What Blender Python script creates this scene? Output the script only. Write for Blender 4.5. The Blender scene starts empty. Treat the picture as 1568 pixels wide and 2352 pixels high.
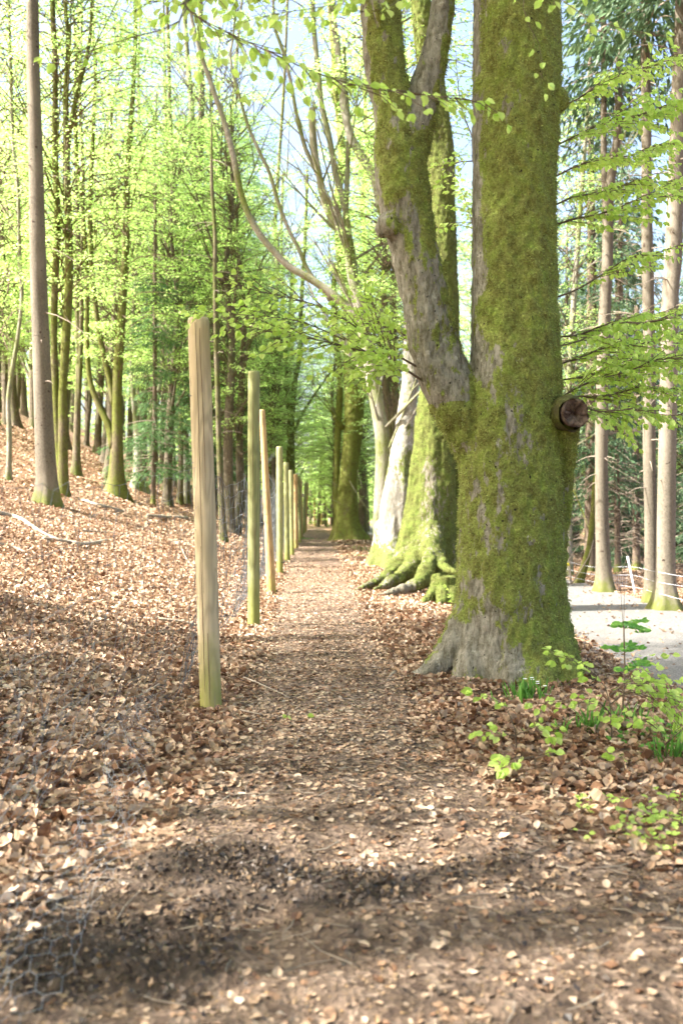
import bpy, math, random
import numpy as np
from mathutils import Vector, Euler

# ------------------------------------------------------------------ camera, world, sun, exposure
sc = bpy.context.scene
COL = sc.collection
rng = np.random.default_rng(7)
random.seed(7)
FPX = 2287.0                      # focal length in pixels of a 1568 x 2352 picture
CAM = np.array([0.0, 0.0, 1.2])
cam = bpy.data.cameras.new("camera"); camo = bpy.data.objects.new("camera", cam); COL.objects.link(camo)
camo.location = CAM; camo.rotation_euler = (math.radians(90), 0, 0)
cam.sensor_fit = 'VERTICAL'; cam.sensor_height = 36.0; cam.lens = 36.0 * FPX / 2352.0
cam.clip_end = 600; cam.clip_start = 0.05
cam.dof.use_dof = True; cam.dof.focus_distance = 7.0; cam.dof.aperture_fstop = 2.6
sc.camera = camo

SUN_EL, SUN_AZ = math.radians(43), math.radians(-101)   # azimuth measured from +Y towards +X: the sun stands left and a little behind
world = bpy.data.worlds.new("World"); sc.world = world; world.use_nodes = True
wn = world.node_tree.nodes; wl = world.node_tree.links
bg = wn["Background"]; sky = wn.new("ShaderNodeTexSky"); sky.sky_type = 'NISHITA'; sky.sun_disc = False
sky.sun_elevation = SUN_EL; sky.sun_rotation = SUN_AZ; sky.air_density = 1.0; sky.dust_density = 6.0; sky.ozone_density = 1.0
wl.new(sky.outputs[0], bg.inputs[0]); bg.inputs[1].default_value = 0.12
sun = bpy.data.lights.new("sun", 'SUN'); sun.energy = 5.0; sun.angle = math.radians(0.6); sun.color = (1.0, 0.97, 0.92)
suno = bpy.data.objects.new("sun", sun); COL.objects.link(suno)
sd = Vector((math.sin(SUN_AZ)*math.cos(SUN_EL), math.cos(SUN_AZ)*math.cos(SUN_EL), math.sin(SUN_EL)))
suno.rotation_euler = sd.to_track_quat('Z', 'Y').to_euler()
sc.view_settings.view_transform = 'Standard'; sc.view_settings.look = 'None'; sc.view_settings.gamma = 1.0
sc.view_settings.exposure = 2.36
sc.render.engine = 'CYCLES'
cy = sc.cycles
cy.max_bounces = 10; cy.diffuse_bounces = 6; cy.transmission_bounces = 8; cy.glossy_bounces = 2; cy.transparent_max_bounces = 4
cy.use_denoising = True; cy.sample_clamp_indirect = 6.0; cy.caustics_reflective = False; cy.caustics_refractive = False
cy.use_adaptive_sampling = True; cy.adaptive_threshold = 0.02

# ------------------------------------------------------------------ noise and terrain
def _hash(ix, iy, iz, seed):
    h = (ix.astype(np.int64)*374761393 + iy.astype(np.int64)*668265263 + iz.astype(np.int64)*2147483647 + seed*974711) & 0xffffffff
    h = ((h ^ (h >> 13)) * 1274126177) & 0xffffffff
    h = h ^ (h >> 16)
    return (h & 0xffff) / 65535.0
def vnoise(p, seed=0):
    p = np.asarray(p, float); i = np.floor(p).astype(np.int64); f = p - i; f = f*f*(3-2*f)
    r = 0.0
    for dx in (0, 1):
        wx = f[:, 0] if dx else 1-f[:, 0]
        for dy in (0, 1):
            wy = f[:, 1] if dy else 1-f[:, 1]
            for dz in (0, 1):
                wz = f[:, 2] if dz else 1-f[:, 2]
                r = r + wx*wy*wz*_hash(i[:, 0]+dx, i[:, 1]+dy, i[:, 2]+dz, seed)
    return r*2-1
def fbm(p, seed=0, octs=4, gain=0.5):
    a, s, r = 1.0, 1.0, 0.0
    for o in range(octs):
        r = r + a*vnoise(np.asarray(p)*s, seed+o*17); a *= gain; s *= 2.03
    return r
def sstep(a, b, x):
    if a > b: return 1-sstep(b, a, x)
    t = np.clip((x-a)/(b-a), 0, 1); return t*t*(3-2*t)
def fence_x(y): return -0.68 - 0.0245*y
def road_c(y):
    return 4.35 - 0.9*sstep(20, 60, y) - 1.6*sstep(55, 100, y)
def H0(x, y):
    x = np.asarray(x, float); y = np.asarray(y, float)
    s = fence_x(y) - x
    k = 0.16 + 0.0075*np.clip(y, -3, 35)
    sp = np.where(s > 0, s*s/(s+0.6), 0.0)
    sp = np.where(sp > 22, 22+(sp-22)*0.3, sp)
    h = k*sp
    bx = 2.05 - 0.02*np.clip(y-7, -3, 60)
    drop = 0.46*sstep(0, 1.05, x-bx)*(1-0.4*sstep(30, 80, y))*sstep(3.5, 7.0, y)
    far = 0.03*np.clip(x-6.3, 0, 40)*sstep(5.0, 8.0, y)
    h = h - drop - far
    # ditch side of the footpath close to the camera, muddy hollow
    h = h - 0.05*np.exp(-(((x+0.05)/0.55)**2 + ((y-3.35)/0.28)**2)) + 0.035*np.exp(-(((x-0.2)/0.5)**2 + ((y-3.85)/0.2)**2))
    return h
def H(x, y):
    x = np.asarray(x, float); y = np.asarray(y, float)
    shp = np.broadcast(x, y).shape
    X = np.broadcast_to(x, shp).ravel(); Y = np.broadcast_to(y, shp).ravel()
    on_road = 1-sstep(1.0, 1.6, np.abs(X-road_c(Y)))
    p = np.stack([X, Y, np.zeros_like(X)], 1)
    n = 0.035*fbm(p*0.9, 3, 3)*(1-on_road) + 0.012*fbm(p*6, 5, 2)*(1-on_road)
    left = sstep(0.5, 4, fence_x(Y)-X)
    n = n + 0.16*left*vnoise(p*0.35, 11)
    return (H0(X, Y)+n).reshape(shp)
def h1(x, y): return float(H(np.array([x]), np.array([y]))[0])
def P(u, v, Y):
    return np.array([(u-784)/FPX*Y, Y, 1.2-(v-1176)/FPX*Y])
def hit(u, v, y0=1.8, y1=140.0):
    ys = np.exp(np.linspace(math.log(y0), math.log(y1), 1500))
    x = (u-784)/FPX*ys; z = 1.2-(v-1176)/FPX*ys
    below = z <= H(x, ys)
    k = int(np.argmax(below)) if below.any() else len(ys)-1
    return float(ys[k])

# ------------------------------------------------------------------ mesh helpers
class Geo:
    def __init__(s): s.v = []; s.q = []; s.t = []; s.qm = []; s.tm = []; s.qa = []; s.ta = []; s.n = 0
    def add(s, V, quads=None, tris=None, mat=0, qattr=None, tattr=None):
        V = np.asarray(V, float).reshape(-1, 3)
        if quads is not None and len(quads):
            q = np.asarray(quads, np.int64)+s.n; s.q.append(q); s.qm.append(np.full(len(q), mat)); s.qa.append(np.zeros(len(q)) if qattr is None else np.asarray(qattr, float))
        if tris is not None and len(tris):
            t = np.asarray(tris, np.int64)+s.n; s.t.append(t); s.tm.append(np.full(len(t), mat)); s.ta.append(np.zeros(len(t)) if tattr is None else np.asarray(tattr, float))
        s.v.append(V); s.n += len(V)
    def mesh(s, name, mats, smooth=True, pattr=None):
        V = np.concatenate(s.v) if s.v else np.zeros((0, 3))
        q = np.concatenate(s.q) if s.q else np.zeros((0, 4), int)
        t = np.concatenate(s.t) if s.t else np.zeros((0, 3), int)
        me = bpy.data.meshes.new(name)
        me.vertices.add(len(V)); me.vertices.foreach_set("co", V.astype(np.float32).ravel())
        nl = len(q)*4+len(t)*3
        me.loops.add(nl); me.loops.foreach_set("vertex_index", np.concatenate([q.ravel(), t.ravel()]).astype(np.int32))
        me.polygons.add(len(q)+len(t))
        ls = np.concatenate([np.arange(len(q))*4, len(q)*4+np.arange(len(t))*3]).astype(np.int32)
        me.polygons.foreach_set("loop_start", ls)
        mi = np.concatenate([np.concatenate(s.qm) if s.qm else np.zeros(0), np.concatenate(s.tm) if s.tm else np.zeros(0)]).astype(np.int32)
        me.polygons.foreach_set("material_index", mi)
        me.polygons.foreach_set("use_smooth", np.full(len(mi), smooth))
        at = np.concatenate([np.concatenate(s.qa) if s.qa else np.zeros(0), np.concatenate(s.ta) if s.ta else np.zeros(0)])
        if len(at) and at.any():
            a = me.attributes.new("rnd", 'FLOAT', 'FACE'); a.data.foreach_set("value", at.astype(np.float32))
        if pattr is not None:
            a = me.attributes.new("moss", 'FLOAT', 'POINT'); a.data.foreach_set("value", pattr.astype(np.float32))
        for m in mats: me.materials.append(m)
        me.update(calc_edges=True)
        return me
def link(name, data, parent=None, loc=None):
    o = bpy.data.objects.new(name, data); COL.objects.link(o)
    if parent is not None: o.parent = parent
    if loc is not None: o.location = loc
    return o
def tag(o, label=None, cat=None, group=None, kind=None):
    if label: o["label"] = label
    if cat: o["category"] = cat
    if group: o["group"] = group
    if kind: o["kind"] = kind
    return o
def thing(name, label, cat, loc=(0, 0, 0), group=None):
    return tag(link(name, None, None, loc), label, cat, group)

def spline(pts, rad, step):
    pts = np.asarray(pts, float); rad = np.asarray(rad, float)
    if len(pts) == 2: pts = np.array([pts[0], (pts[0]+pts[1])/2, pts[1]]); rad = np.array([rad[0], (rad[0]+rad[1])/2, rad[1]])
    A = np.vstack([2*pts[0]-pts[1], pts, 2*pts[-1]-pts[-2]]); out = []; ro = []
    for i in range(len(pts)-1):
        p0, p1, p2, p3 = A[i], A[i+1], A[i+2], A[i+3]
        n = max(1, int(np.linalg.norm(p2-p1)/step))
        for k in range(n):
            t = k/n
            out.append(0.5*((2*p1)+(-p0+p2)*t+(2*p0-5*p1+4*p2-p3)*t*t+(-p0+3*p1-3*p2+p3)*t**3)); ro.append(rad[i]*(1-t)+rad[i+1]*t)
    out.append(pts[-1]); ro.append(rad[-1])
    return np.array(out), np.array(ro)
def tube(g, pts, rad, seg=8, step=0.3, mat=0, rough=0.0, seed=0, flute=None, smooth=True, capend=True, nscale=2.5):
    """a swept tube; flute(th, s) may scale the radius"""
    if smooth: c, r = spline(pts, rad, step)
    else: c, r = np.asarray(pts, float), np.asarray(rad, float)
    n = len(c); T = np.gradient(c, axis=0); T /= (np.linalg.norm(T, axis=1)[:, None]+1e-9)
    ref = np.array([1.0, 0, 0]) if abs(T[0][0]) < 0.9 else np.array([0, 1.0, 0])
    U = np.zeros_like(c); W = np.zeros_like(c); u = ref
    for i in range(n):
        u = u-T[i]*np.dot(u, T[i]); u = u/np.linalg.norm(u); U[i] = u; W[i] = np.cross(T[i], u)
    th = np.linspace(0, 2*np.pi, seg, endpoint=False)
    R = np.repeat(r[:, None], seg, 1)
    if flute is not None: R = R*flute(th[None, :], c[:, 2][:, None])
    V = c[:, None, :]+R[:, :, None]*(np.cos(th)[None, :, None]*U[:, None, :]+np.sin(th)[None, :, None]*W[:, None, :])
    V = V.reshape(-1, 3)
    if rough > 0:
        d = V-np.repeat(c, seg, 0); dl = np.linalg.norm(d, axis=1)[:, None]+1e-9
        V = V+d/dl*(fbm(V*np.array([nscale, nscale, nscale*0.45]), seed, 3)*rough*np.repeat(r, seg))[:, None]
    i = np.arange(n-1)[:, None]*seg; j = np.arange(seg)[None, :]; j2 = (j+1) % seg
    Q = np.stack([i+j, i+j2, i+seg+j2, i+seg+j], -1).reshape(-1, 4)
    tris = []
    if capend:
        V = np.vstack([V, c[-1], c[0]]); e = n*seg
        b = (n-1)*seg
        tris = [(b+k, b+(k+1) % seg, e) for k in range(seg)]+[((k+1) % seg, k, e+1) for k in range(seg)]
    g.add(V, Q, tris, mat)
    return c, r

# leaf templates: x along the leaf, y across, z up
LT = np.array([(0, 0, 0), (.3, .30, .06), (.3, 0, 0), (.3, -.30, .06), (.68, .27, .05), (.68, 0, -.02), (.68, -.27, .05), (1, 0, -.06)])
LQ = [(1, 4, 5, 2), (2, 5, 6, 3)]; LTR = [(0, 1, 2), (0, 2, 3), (4, 7, 5), (5, 7, 6)]
WT = [(.14, .19), (.38, .33), (.64, .29), (.86, .15)]
NT = np.array([(0, 0, 0)]+[(t, w*k, (.05 if k else 0)) for t, w in WT for k in (1, 0, -1)]+[(1, 0, 0)])
NQ = [(1+3*i+a, 4+3*i+a, 5+3*i+a, 2+3*i+a) for i in range(3) for a in (0, 1)]; NTR = [(0, 1, 2), (0, 2, 3), (10, 13, 11), (11, 13, 12)]
QT = np.array([(0, 0, 0), (.45, .30, .04), (1, 0, 0), (.45, -.30, .04)])
def place_leaves(g, pos, d, nrm, size, mat=0, full=True, curl=None, jit=0.0, attr=None, width=1.0):
    pos = np.asarray(pos, float); N = len(pos)
    if N == 0: return
    d = d/(np.linalg.norm(d, axis=1)[:, None]+1e-9)
    s = np.cross(nrm, d); s /= (np.linalg.norm(s, axis=1)[:, None]+1e-9); n = np.cross(d, s)
    T = (NT if full == 2 else LT if full else QT); k = len(T)
    L = np.repeat(T[None], N, 0).copy()
    if jit > 0: L[:, 1:, :] += rng.normal(0, jit, (N, k-1, 3))*np.array([.4, .5, 1.0])
    if curl is not None:
        L[:, :, 2] += curl[:, None]*(np.abs(L[:, :, 1])*1.2+(L[:, :, 0]-.5)**2*1.0)+(np.sin(L[:, :, 0]*9+curl[:, None]*20)*.05*np.sign(L[:, :, 1]) if full == 2 else 0)
    L[:, :, 1] *= width
    L *= size[:, None, None]
    V = pos[:, None, :]+L[:, :, 0:1]*d[:, None, :]+L[:, :, 1:2]*s[:, None, :]+L[:, :, 2:3]*n[:, None, :]
    off = (np.arange(N)*k)[:, None, None]
    a = rng.random(N)*0.98+0.01 if attr is None else attr
    if full == 2:
        g.add(V.reshape(-1, 3), (np.array(NQ)[None]+off).reshape(-1, 4), (np.array(NTR)[None]+off).reshape(-1, 3), mat, np.repeat(a, 6), np.repeat(a, 4))
    elif full:
        Q = (np.array(LQ)[None]+off).reshape(-1, 4); R = (np.array(LTR)[None]+off).reshape(-1, 3)
        g.add(V.reshape(-1, 3), Q, R, mat, np.repeat(a, 2), np.repeat(a, 4))
    else:
        Q = (np.array([(0, 1, 2, 3)])[None]+off).reshape(-1, 4)
        g.add(V.reshape(-1, 3), Q, None, mat, a)

# ------------------------------------------------------------------ materials
def mat(name):
    m = bpy.data.materials.new(name); m.use_nodes = True; m.node_tree.nodes.clear(); return m, m.node_tree.nodes, m.node_tree.links
def nd(N, t, **kw):
    n = N.new(t)
    for k, v in kw.items():
        if k.startswith('i_'): n.inputs[int(k[2:])].default_value = v
        else: setattr(n, k, v)
    return n
def noise(N, L, vec, scale, detail=4, rough=.6):
    n = N.new("ShaderNodeTexNoise"); n.inputs["Scale"].default_value = scale; n.inputs["Detail"].default_value = detail; n.inputs["Roughness"].default_value = rough
    L.new(vec, n.inputs["Vector"]); return n.outputs["Fac"]
def ramp(N, L, fac, stops):
    r = N.new("ShaderNodeValToRGB"); e = r.color_ramp.elements
    while len(e) < len(stops): e.new(0.5)
    for i, (p, c) in enumerate(stops):
        e[i].position = p; e[i].color = (*c, 1) if len(c) == 3 else c
    L.new(fac, r.inputs[0]); return r.outputs[0]
def mixc(N, L, f, a, b):
    m = N.new("ShaderNodeMix"); m.data_type = 'RGBA'
    for s, val in ((m.inputs[0], f), (m.inputs[6], a), (m.inputs[7], b)):
        if isinstance(val, (float, int)): s.default_value = val
        elif isinstance(val, tuple): s.default_value = (*val, 1)
        else: L.new(val, s)
    return m.outputs[2]
def vmap(N, L, src, sc_):
    m = N.new("ShaderNodeMapping"); m.inputs["Scale"].default_value = sc_; L.new(src, m.inputs[0]); return m.outputs[0]
def finish(N, L, col, rough=0.85, bump=None, bstr=0.4, bdist=0.02, spec=0.25):
    b = N.new("ShaderNodeBsdfPrincipled"); b.inputs["Roughness"].default_value = rough; b.inputs["Specular IOR Level"].default_value = spec
    if isinstance(col, tuple): b.inputs[0].default_value = (*col, 1)
    else: L.new(col, b.inputs[0])
    if bump is not None:
        bn = N.new("ShaderNodeBump"); bn.inputs["Strength"].default_value = bstr; bn.inputs["Distance"].default_value = bdist
        L.new(bump, bn.inputs["Height"]); L.new(bn.outputs[0], b.inputs["Normal"])
    o = N.new("ShaderNodeOutputMaterial"); L.new(b.outputs[0], o.inputs[0])
def leaf_mat(name, stops, trans, tmix=0.5, gloss=0.35):
    m, N, L = mat(name)
    a = nd(N, "ShaderNodeAttribute", attribute_name="rnd")
    oi = N.new("ShaderNodeObjectInfo")
    c = ramp(N, L, a.outputs["Fac"], stops)
    tc = N.new("ShaderNodeHueSaturation"); L.new(c, tc.inputs["Color"]); tc.inputs["Value"].default_value = trans
    d = N.new("ShaderNodeBsdfPrincipled"); d.inputs["Roughness"].default_value = 0.5; d.inputs["Specular IOR Level"].default_value = gloss; L.new(c, d.inputs[0])
    t = N.new("ShaderNodeBsdfTranslucent"); L.new(tc.outputs[0], t.inputs[0])
    mx = N.new("ShaderNodeMixShader"); mx.inputs[0].default_value = tmix; L.new(d.outputs[0], mx.inputs[1]); L.new(t.outputs[0], mx.inputs[2])
    o = N.new("ShaderNodeOutputMaterial"); L.new(mx.outputs[0], o.inputs[0])
    return m
M = {}
M['beech_leaf'] = leaf_mat("young_beech_leaf", [(0, (.33, .47, .07)), (.5, (.43, .58, .12)), (1, (.52, .64, .20))], 1.4, .55)
M['beech_leaf_far'] = leaf_mat("distant_beech_leaf", [(0, (.24, .38, .075)), (.5, (.34, .49, .13)), (1, (.44, .58, .21))], 1.45, .6)
M['spruce_leaf'] = leaf_mat("spruce_needles", [(0, (.06, .13, .045)), (.6, (.11, .20, .075)), (1, (.17, .28, .11))], 1.4, .4, .2)
M['dark_spruce_leaf'] = leaf_mat("blue_green_spruce_needles", [(0, (.055, .105, .05)), (.6, (.09, .155, .075)), (1, (.17, .25, .12))], 1.3, .25, .2)
M['herb_leaf'] = leaf_mat("herb_leaf", [(0, (.08, .22, .03)), (.6, (.13, .32, .05)), (1, (.22, .42, .08))], 1.3, .45)
M['litter'] = leaf_mat("dry_beech_leaf", [(0, (.09, .042, .02)), (.2, (.22, .115, .062)), (.5, (.355, .24, .15)), (.8, (.47, .335, .225)), (1, (.54, .42, .31))], 1.1, .12, .25)
M['dirt_crumb'] = leaf_mat("leaf_fragments", [(0, (.07, .042, .026)), (.4, (.17, .11, .07)), (.8, (.28, .19, .11)), (1, (.42, .25, .10))], 1.0, .05, .2)

def bark(name, base, dark, moss, moss_amt, spots=True, use_attr=False, scale=1.0):
    m, N, L = mat(name)
    tc = N.new("ShaderNodeTexCoord"); v = tc.outputs["Object"]
    big = noise(N, L, vmap(N, L, v, (2.2*scale, 2.2*scale, .9*scale)), 1.0, 6, .65)
    fine = noise(N, L, vmap(N, L, v, (26*scale, 26*scale, 9*scale)), 1.0, 6, .75)
    c = mixc(N, L, ramp(N, L, fine, [(.38, (0, 0, 0)), (.60, (1, 1, 1))]), dark, base)
    lich = ramp(N, L, noise(N, L, v, 7*scale, 5, .7), [(.60, (0, 0, 0)), (.68, (1, 1, 1))])
    c = mixc(N, L, lich, c, tuple(min(1, x*1.35+.05) for x in base))
    fs = noise(N, L, v, 60*scale, 4, .8)
    mcol = ramp(N, L, fs, [(.25, tuple(x*.38 for x in moss)), (.5, moss), (.75, tuple(min(1, x*1.9) for x in moss))])
    hue = ramp(N, L, noise(N, L, v, 8*scale, 6, .75), [(.36, (.66, .60, .56)), (.48, (.98, .98, .92)), (.64, (1.08, 1.26, .9))])
    mm = N.new("ShaderNodeMix"); mm.data_type = 'RGBA'; mm.blend_type = 'MULTIPLY'; mm.inputs[0].default_value = 1; L.new(mcol, mm.inputs[6]); L.new(hue, mm.inputs[7])
    if use_attr:
        a = nd(N, "ShaderNodeAttribute", attribute_name="moss"); src = a.outputs["Fac"]
        ad = nd(N, "ShaderNodeMath", operation='ADD'); L.new(src, ad.inputs[0])
        s2 = nd(N, "ShaderNodeMath", operation='MULTIPLY_ADD', i_1=1.5, i_2=-.75); L.new(noise(N, L, vmap(N, L, v, (22, 22, 10)), 1, 5, .7), s2.inputs[0]); L.new(s2.outputs[0], ad.inputs[1])
        mk = ramp(N, L, ad.outputs[0], [(.44, (0, 0, 0)), (.55, (1, 1, 1))])
    else:
        ad = nd(N, "ShaderNodeMath", operation='MULTIPLY_ADD', i_1=.6); L.new(fine, ad.inputs[0]); L.new(big, ad.inputs[2])
        t = 1.08-moss_amt*.55
        mk = ramp(N, L, ad.outputs[0], [(max(0, t-.12), (0, 0, 0)), (min(1, t+.08), (1, 1, 1))])
    c = mixc(N, L, mk, c, mm.outputs[2])
    if spots:
        sp = ramp(N, L, noise(N, L, vmap(N, L, v, (34*scale, 34*scale, 26*scale)), 1, 2, .5), [(.69, (0, 0, 0)), (.73, (1, 1, 1))])
        c = mixc(N, L, sp, c, (.035, .03, .022))
    hb = nd(N, "ShaderNodeMath", operation='ADD'); L.new(fine, hb.inputs[0]); L.new(fs, hb.inputs[1])
    finish(N, L, c, .9, hb.outputs[0], .9, (.028 if use_attr else .03)/scale, .15)
    return m
M['hero_bark'] = bark("mossy_old_beech_bark", (.38, .35, .275), (.145, .13, .085), (.235, .255, .07), .5, True, True)
M['cluster_bark'] = bark("thick_mossy_beech_bark", (.34, .30, .23), (.15, .13, .08), (.16, .17, .03), .75, True)
M['pale_bark'] = bark("pale_smooth_beech_bark", (.36, .335, .28), (.21, .185, .135), (.16, .18, .05), .42, True)
M['brown_beech'] = bark("brown_mossy_beech_bark", (.22, .175, .11), (.09, .068, .04), (.12, .125, .03), .60, False)
M['stout_bark'] = bark("stout_brown_mossy_bark", (.30, .25, .16), (.13, .10, .06), (.19, .195, .05), .75, False)
M['thin_beech'] = bark("slim_beech_bark", (.21, .17, .12), (.09, .07, .045), (.11, .12, .035), .45, False)
M['far_beech'] = bark("far_beech_bark", (.19, .155, .11), (.085, .068, .045), (.10, .11, .035), .35, False, False, .7)
def spruce_bark(name, base, dark):
    m, N, L = mat(name)
    tc = N.new("ShaderNodeTexCoord"); v = tc.outputs["Object"]
    fine = noise(N, L, vmap(N, L, v, (30, 30, 22)), 1.0, 6, .75)
    c = mixc(N, L, ramp(N, L, fine, [(.30, (0, 0, 0)), (.65, (1, 1, 1))]), dark, base)
    big = noise(N, L, vmap(N, L, v, (2.5, 2.5, .7)), 1.0, 5, .6)
    c = mixc(N, L, ramp(N, L, big, [(.45, (0, 0, 0)), (.75, (1, 1, 1))]), c, tuple(x*1.3 for x in base))
    kn = ramp(N, L, noise(N, L, vmap(N, L, v, (9, 9, 11)), 1, 1, .4), [(.73, (0, 0, 0)), (.76, (1, 1, 1))])
    c = mixc(N, L, kn, c, (.05, .035, .025))
    # green algae near the foot, where the wood itself is green
    sx = N.new("ShaderNodeSeparateXYZ"); L.new(v, sx.inputs[0])
    ft = nd(N, "ShaderNodeMath", operation='MULTIPLY_ADD', i_1=.9); L.new(noise(N, L, v, 6, 4, .6), ft.inputs[0]); L.new(sx.outputs[2], ft.inputs[2])
    c = mixc(N, L, ramp(N, L, ft.outputs[0], [(.55, (1, 1, 1)), (.85, (0, 0, 0))]), c, (.12, .13, .035))
    finish(N, L, c, .9, fine, .7, .015, .15)
    return m
M['spruce_bark'] = spruce_bark("pinkish_spruce_bark", (.16, .137, .102), (.075, .062, .045))
M['grey_spruce_bark'] = spruce_bark("grey_spruce_bark", (.20, .17, .13), (.10, .085, .06))
M['dark_spruce_bark'] = spruce_bark("dark_spruce_bark", (.17, .13, .095), (.08, .06, .04))
def plain(name, col, rough=.8, nsc=12, var=.35, bump=.3):
    m, N, L = mat(name)
    tc = N.new("ShaderNodeTexCoord"); f = noise(N, L, tc.outputs["Object"], nsc, 5, .7)
    c = mixc(N, L, ramp(N, L, f, [(.3, (0, 0, 0)), (.7, (1, 1, 1))]), tuple(x*(1-var) for x in col), tuple(min(1, x*(1+var)) for x in col))
    finish(N, L, c, rough, f, bump, .01); return m
M['twig'] = plain("twig_bark", (.13, .095, .06))
M['dead_twig'] = plain("dead_twig", (.30, .25, .19))
M['dead_limb'] = plain("weathered_branch", (.26, .21, .16), nsc=18)
M['wire'] = plain("galvanised_wire", (.17, .18, .19), .5)
M['stub_face'] = plain("rotten_cut_wood", (.13, .09, .065), .95, 38, .85, 1.0)
M['white_plastic'] = plain("white_plastic", (.8, .82, .84), .5, 3, .05, 0)
M['string'] = plain("pale_electric_tape", (.55, .55, .58), .6, 3, .1, 0)
M['yellow'] = plain("yellow_plastic", (.75, .60, .05), .5, 3, .1, 0)
M['rubber'] = plain("dark_rusty_steel", (.05, .045, .04), .6)
M['grass'] = leaf_mat("grass_blade", [(0, (.06, .17, .02)), (1, (.16, .34, .05))], 1.2, .4)
M['crack'] = plain("dark_crack", (.16, .11, .06))
M['petal'] = plain("white_petal", (.8, .8, .8), .6, 3, .05, 0)

def post_mat(name, base, green, amt):
    m, N, L = mat(name)
    tc = N.new("ShaderNodeTexCoord"); v = tc.outputs["Object"]
    ds = noise(N, L, vmap(N, L, v, (5, 5, .9)), 1.0, 3, .5)
    sc2 = nd(N, "ShaderNodeMath", operation='MULTIPLY', i_1=55.0); L.new(ds, sc2.inputs[0])
    sn = nd(N, "ShaderNodeMath", operation='SINE'); L.new(sc2.outputs[0], sn.inputs[0])
    m1 = nd(N, "ShaderNodeMath", operation='MULTIPLY_ADD', i_1=.5, i_2=.5); L.new(sn.outputs[0], m1.inputs[0])
    c = mixc(N, L, m1.outputs[0], tuple(x*.70 for x in base), base)
    fine = noise(N, L, vmap(N, L, v, (90, 90, 5)), 1, 4, .7)
    c = mixc(N, L, ramp(N, L, fine, [(.35, (.45, .45, .45)), (.6, (0, 0, 0))]), c, tuple(x*.72 for x in base))
    sx = N.new("ShaderNodeSeparateXYZ"); L.new(v, sx.inputs[0])
    gz = nd(N, "ShaderNodeMath", operation='MULTIPLY_ADD', i_1=.9); L.new(noise(N, L, vmap(N, L, v, (3, 3, 1.6)), 1, 5, .7), gz.inputs[0]); L.new(sx.outputs[2], gz.inputs[2])
    g = ramp(N, L, gz.outputs[0], [(.50, (1, 1, 1)), (min(1, .62+amt), (0, 0, 0))])
    c = mixc(N, L, g, c, green)
    kn = ramp(N, L, noise(N, L, vmap(N, L, v, (6, 6, 4.0)), 1, 0, 0), [(.76, (0, 0, 0)), (.79, (1, 1, 1))])
    c = mixc(N, L, kn, c, (.16, .10, .05))
    w = ramp(N, L, noise(N, L, vmap(N, L, v, (14, 14, .25)), 1, 2, .4), [(.485, (0, 0, 0)), (.5, (1, 1, 1)), (.515, (0, 0, 0))])
    c = mixc(N, L, w, c, tuple(x*.55 for x in base))
    finish(N, L, c, .75, fine, .25, .004, .2)
    return m
M['post_pale'] = post_mat("fresh_peeled_pine", (.58, .46, .28), (.30, .29, .08), .30)
M['post_green'] = post_mat("green_treated_pine", (.32, .325, .14), (.24, .255, .06), .5)
M['post_orange'] = post_mat("orange_peeled_pine", (.50, .33, .15), (.30, .27, .07), .12)

def ground_mat(name, stops, cell, fine_amt=.5, patch=None, dark=None, mud=False):
    m, N, L = mat(name)
    g = N.new("ShaderNodeNewGeometry"); v = g.outputs["Position"]
    vv = vmap(N, L, v, (1, 1, .3))
    wob = N.new("ShaderNodeTexNoise"); wob.inputs["Scale"].default_value = 9; L.new(vv, wob.inputs["Vector"])
    add = nd(N, "ShaderNodeVectorMath", operation='MULTIPLY_ADD'); add.inputs[1].default_value = (.08, .08, .08); L.new(wob.outputs["Color"], add.inputs[0]); L.new(vv, add.inputs[2])
    vo = N.new("ShaderNodeTexVoronoi"); vo.inputs["Scale"].default_value = cell; L.new(add.outputs[0], vo.inputs["Vector"])
    sp = N.new("ShaderNodeSeparateColor"); L.new(vo.outputs["Color"], sp.inputs[0])
    c = ramp(N, L, sp.outputs[0], stops)
    n2 = noise(N, L, v, 55, 5, .8)
    c = mixc(N, L, ramp(N, L, n2, [(.3, (fine_amt,)*3), (.6, (0, 0, 0))]), c, dark or (.07, .045, .03))
    if patch:
        pm = ramp(N, L, noise(N, L, v, patch[1], 4, .6), [(patch[2], (0, 0, 0)), (patch[3], (1, 1, 1))])
        c = mixc(N, L, pm, c, patch[0])
    if mud:
        ma = nd(N, "ShaderNodeAttribute", attribute_name="mud")
        c = mixc(N, L, ma.outputs["Fac"], c, ramp(N, L, n2, [(.3, (.04, .029, .021)), (.7, (.12, .085, .062))]))
    hb = nd(N, "ShaderNodeMath", operation='ADD'); L.new(vo.outputs["Distance"], hb.inputs[0]); L.new(n2, hb.inputs[1])
    finish(N, L, c, .9, hb.outputs[0], .8, .03, .15)
    return m
LST = [(0, (.13, .06, .03)), (.3, (.24, .13, .07)), (.6, (.36, .225, .135)), (.85, (.45, .31, .20)), (1, (.53, .41, .29))]
M['ground'] = ground_mat("leaf_covered_soil", LST, 22)
M['path'] = ground_mat("trodden_earth", [(0, (.10, .066, .046)), (.5, (.21, .145, .10)), (.85, (.31, .215, .15)), (1, (.42, .31, .22))], 42, .6, None, (.08, .055, .042), True)
M['mud'] = ground_mat("wet_mud", [(0, (.025, .018, .014)), (.6, (.055, .038, .028)), (1, (.10, .07, .05))], 30, .6, None, (.02, .015, .012))
M['gravel'] = ground_mat("pale_gravel", [(0, (.14, .132, .12)), (.5, (.21, .20, .182)), (1, (.31, .295, .27))], 70, .25, ((.24, .18, .13), .9, .55, .75), (.14, .13, .11))

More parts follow.
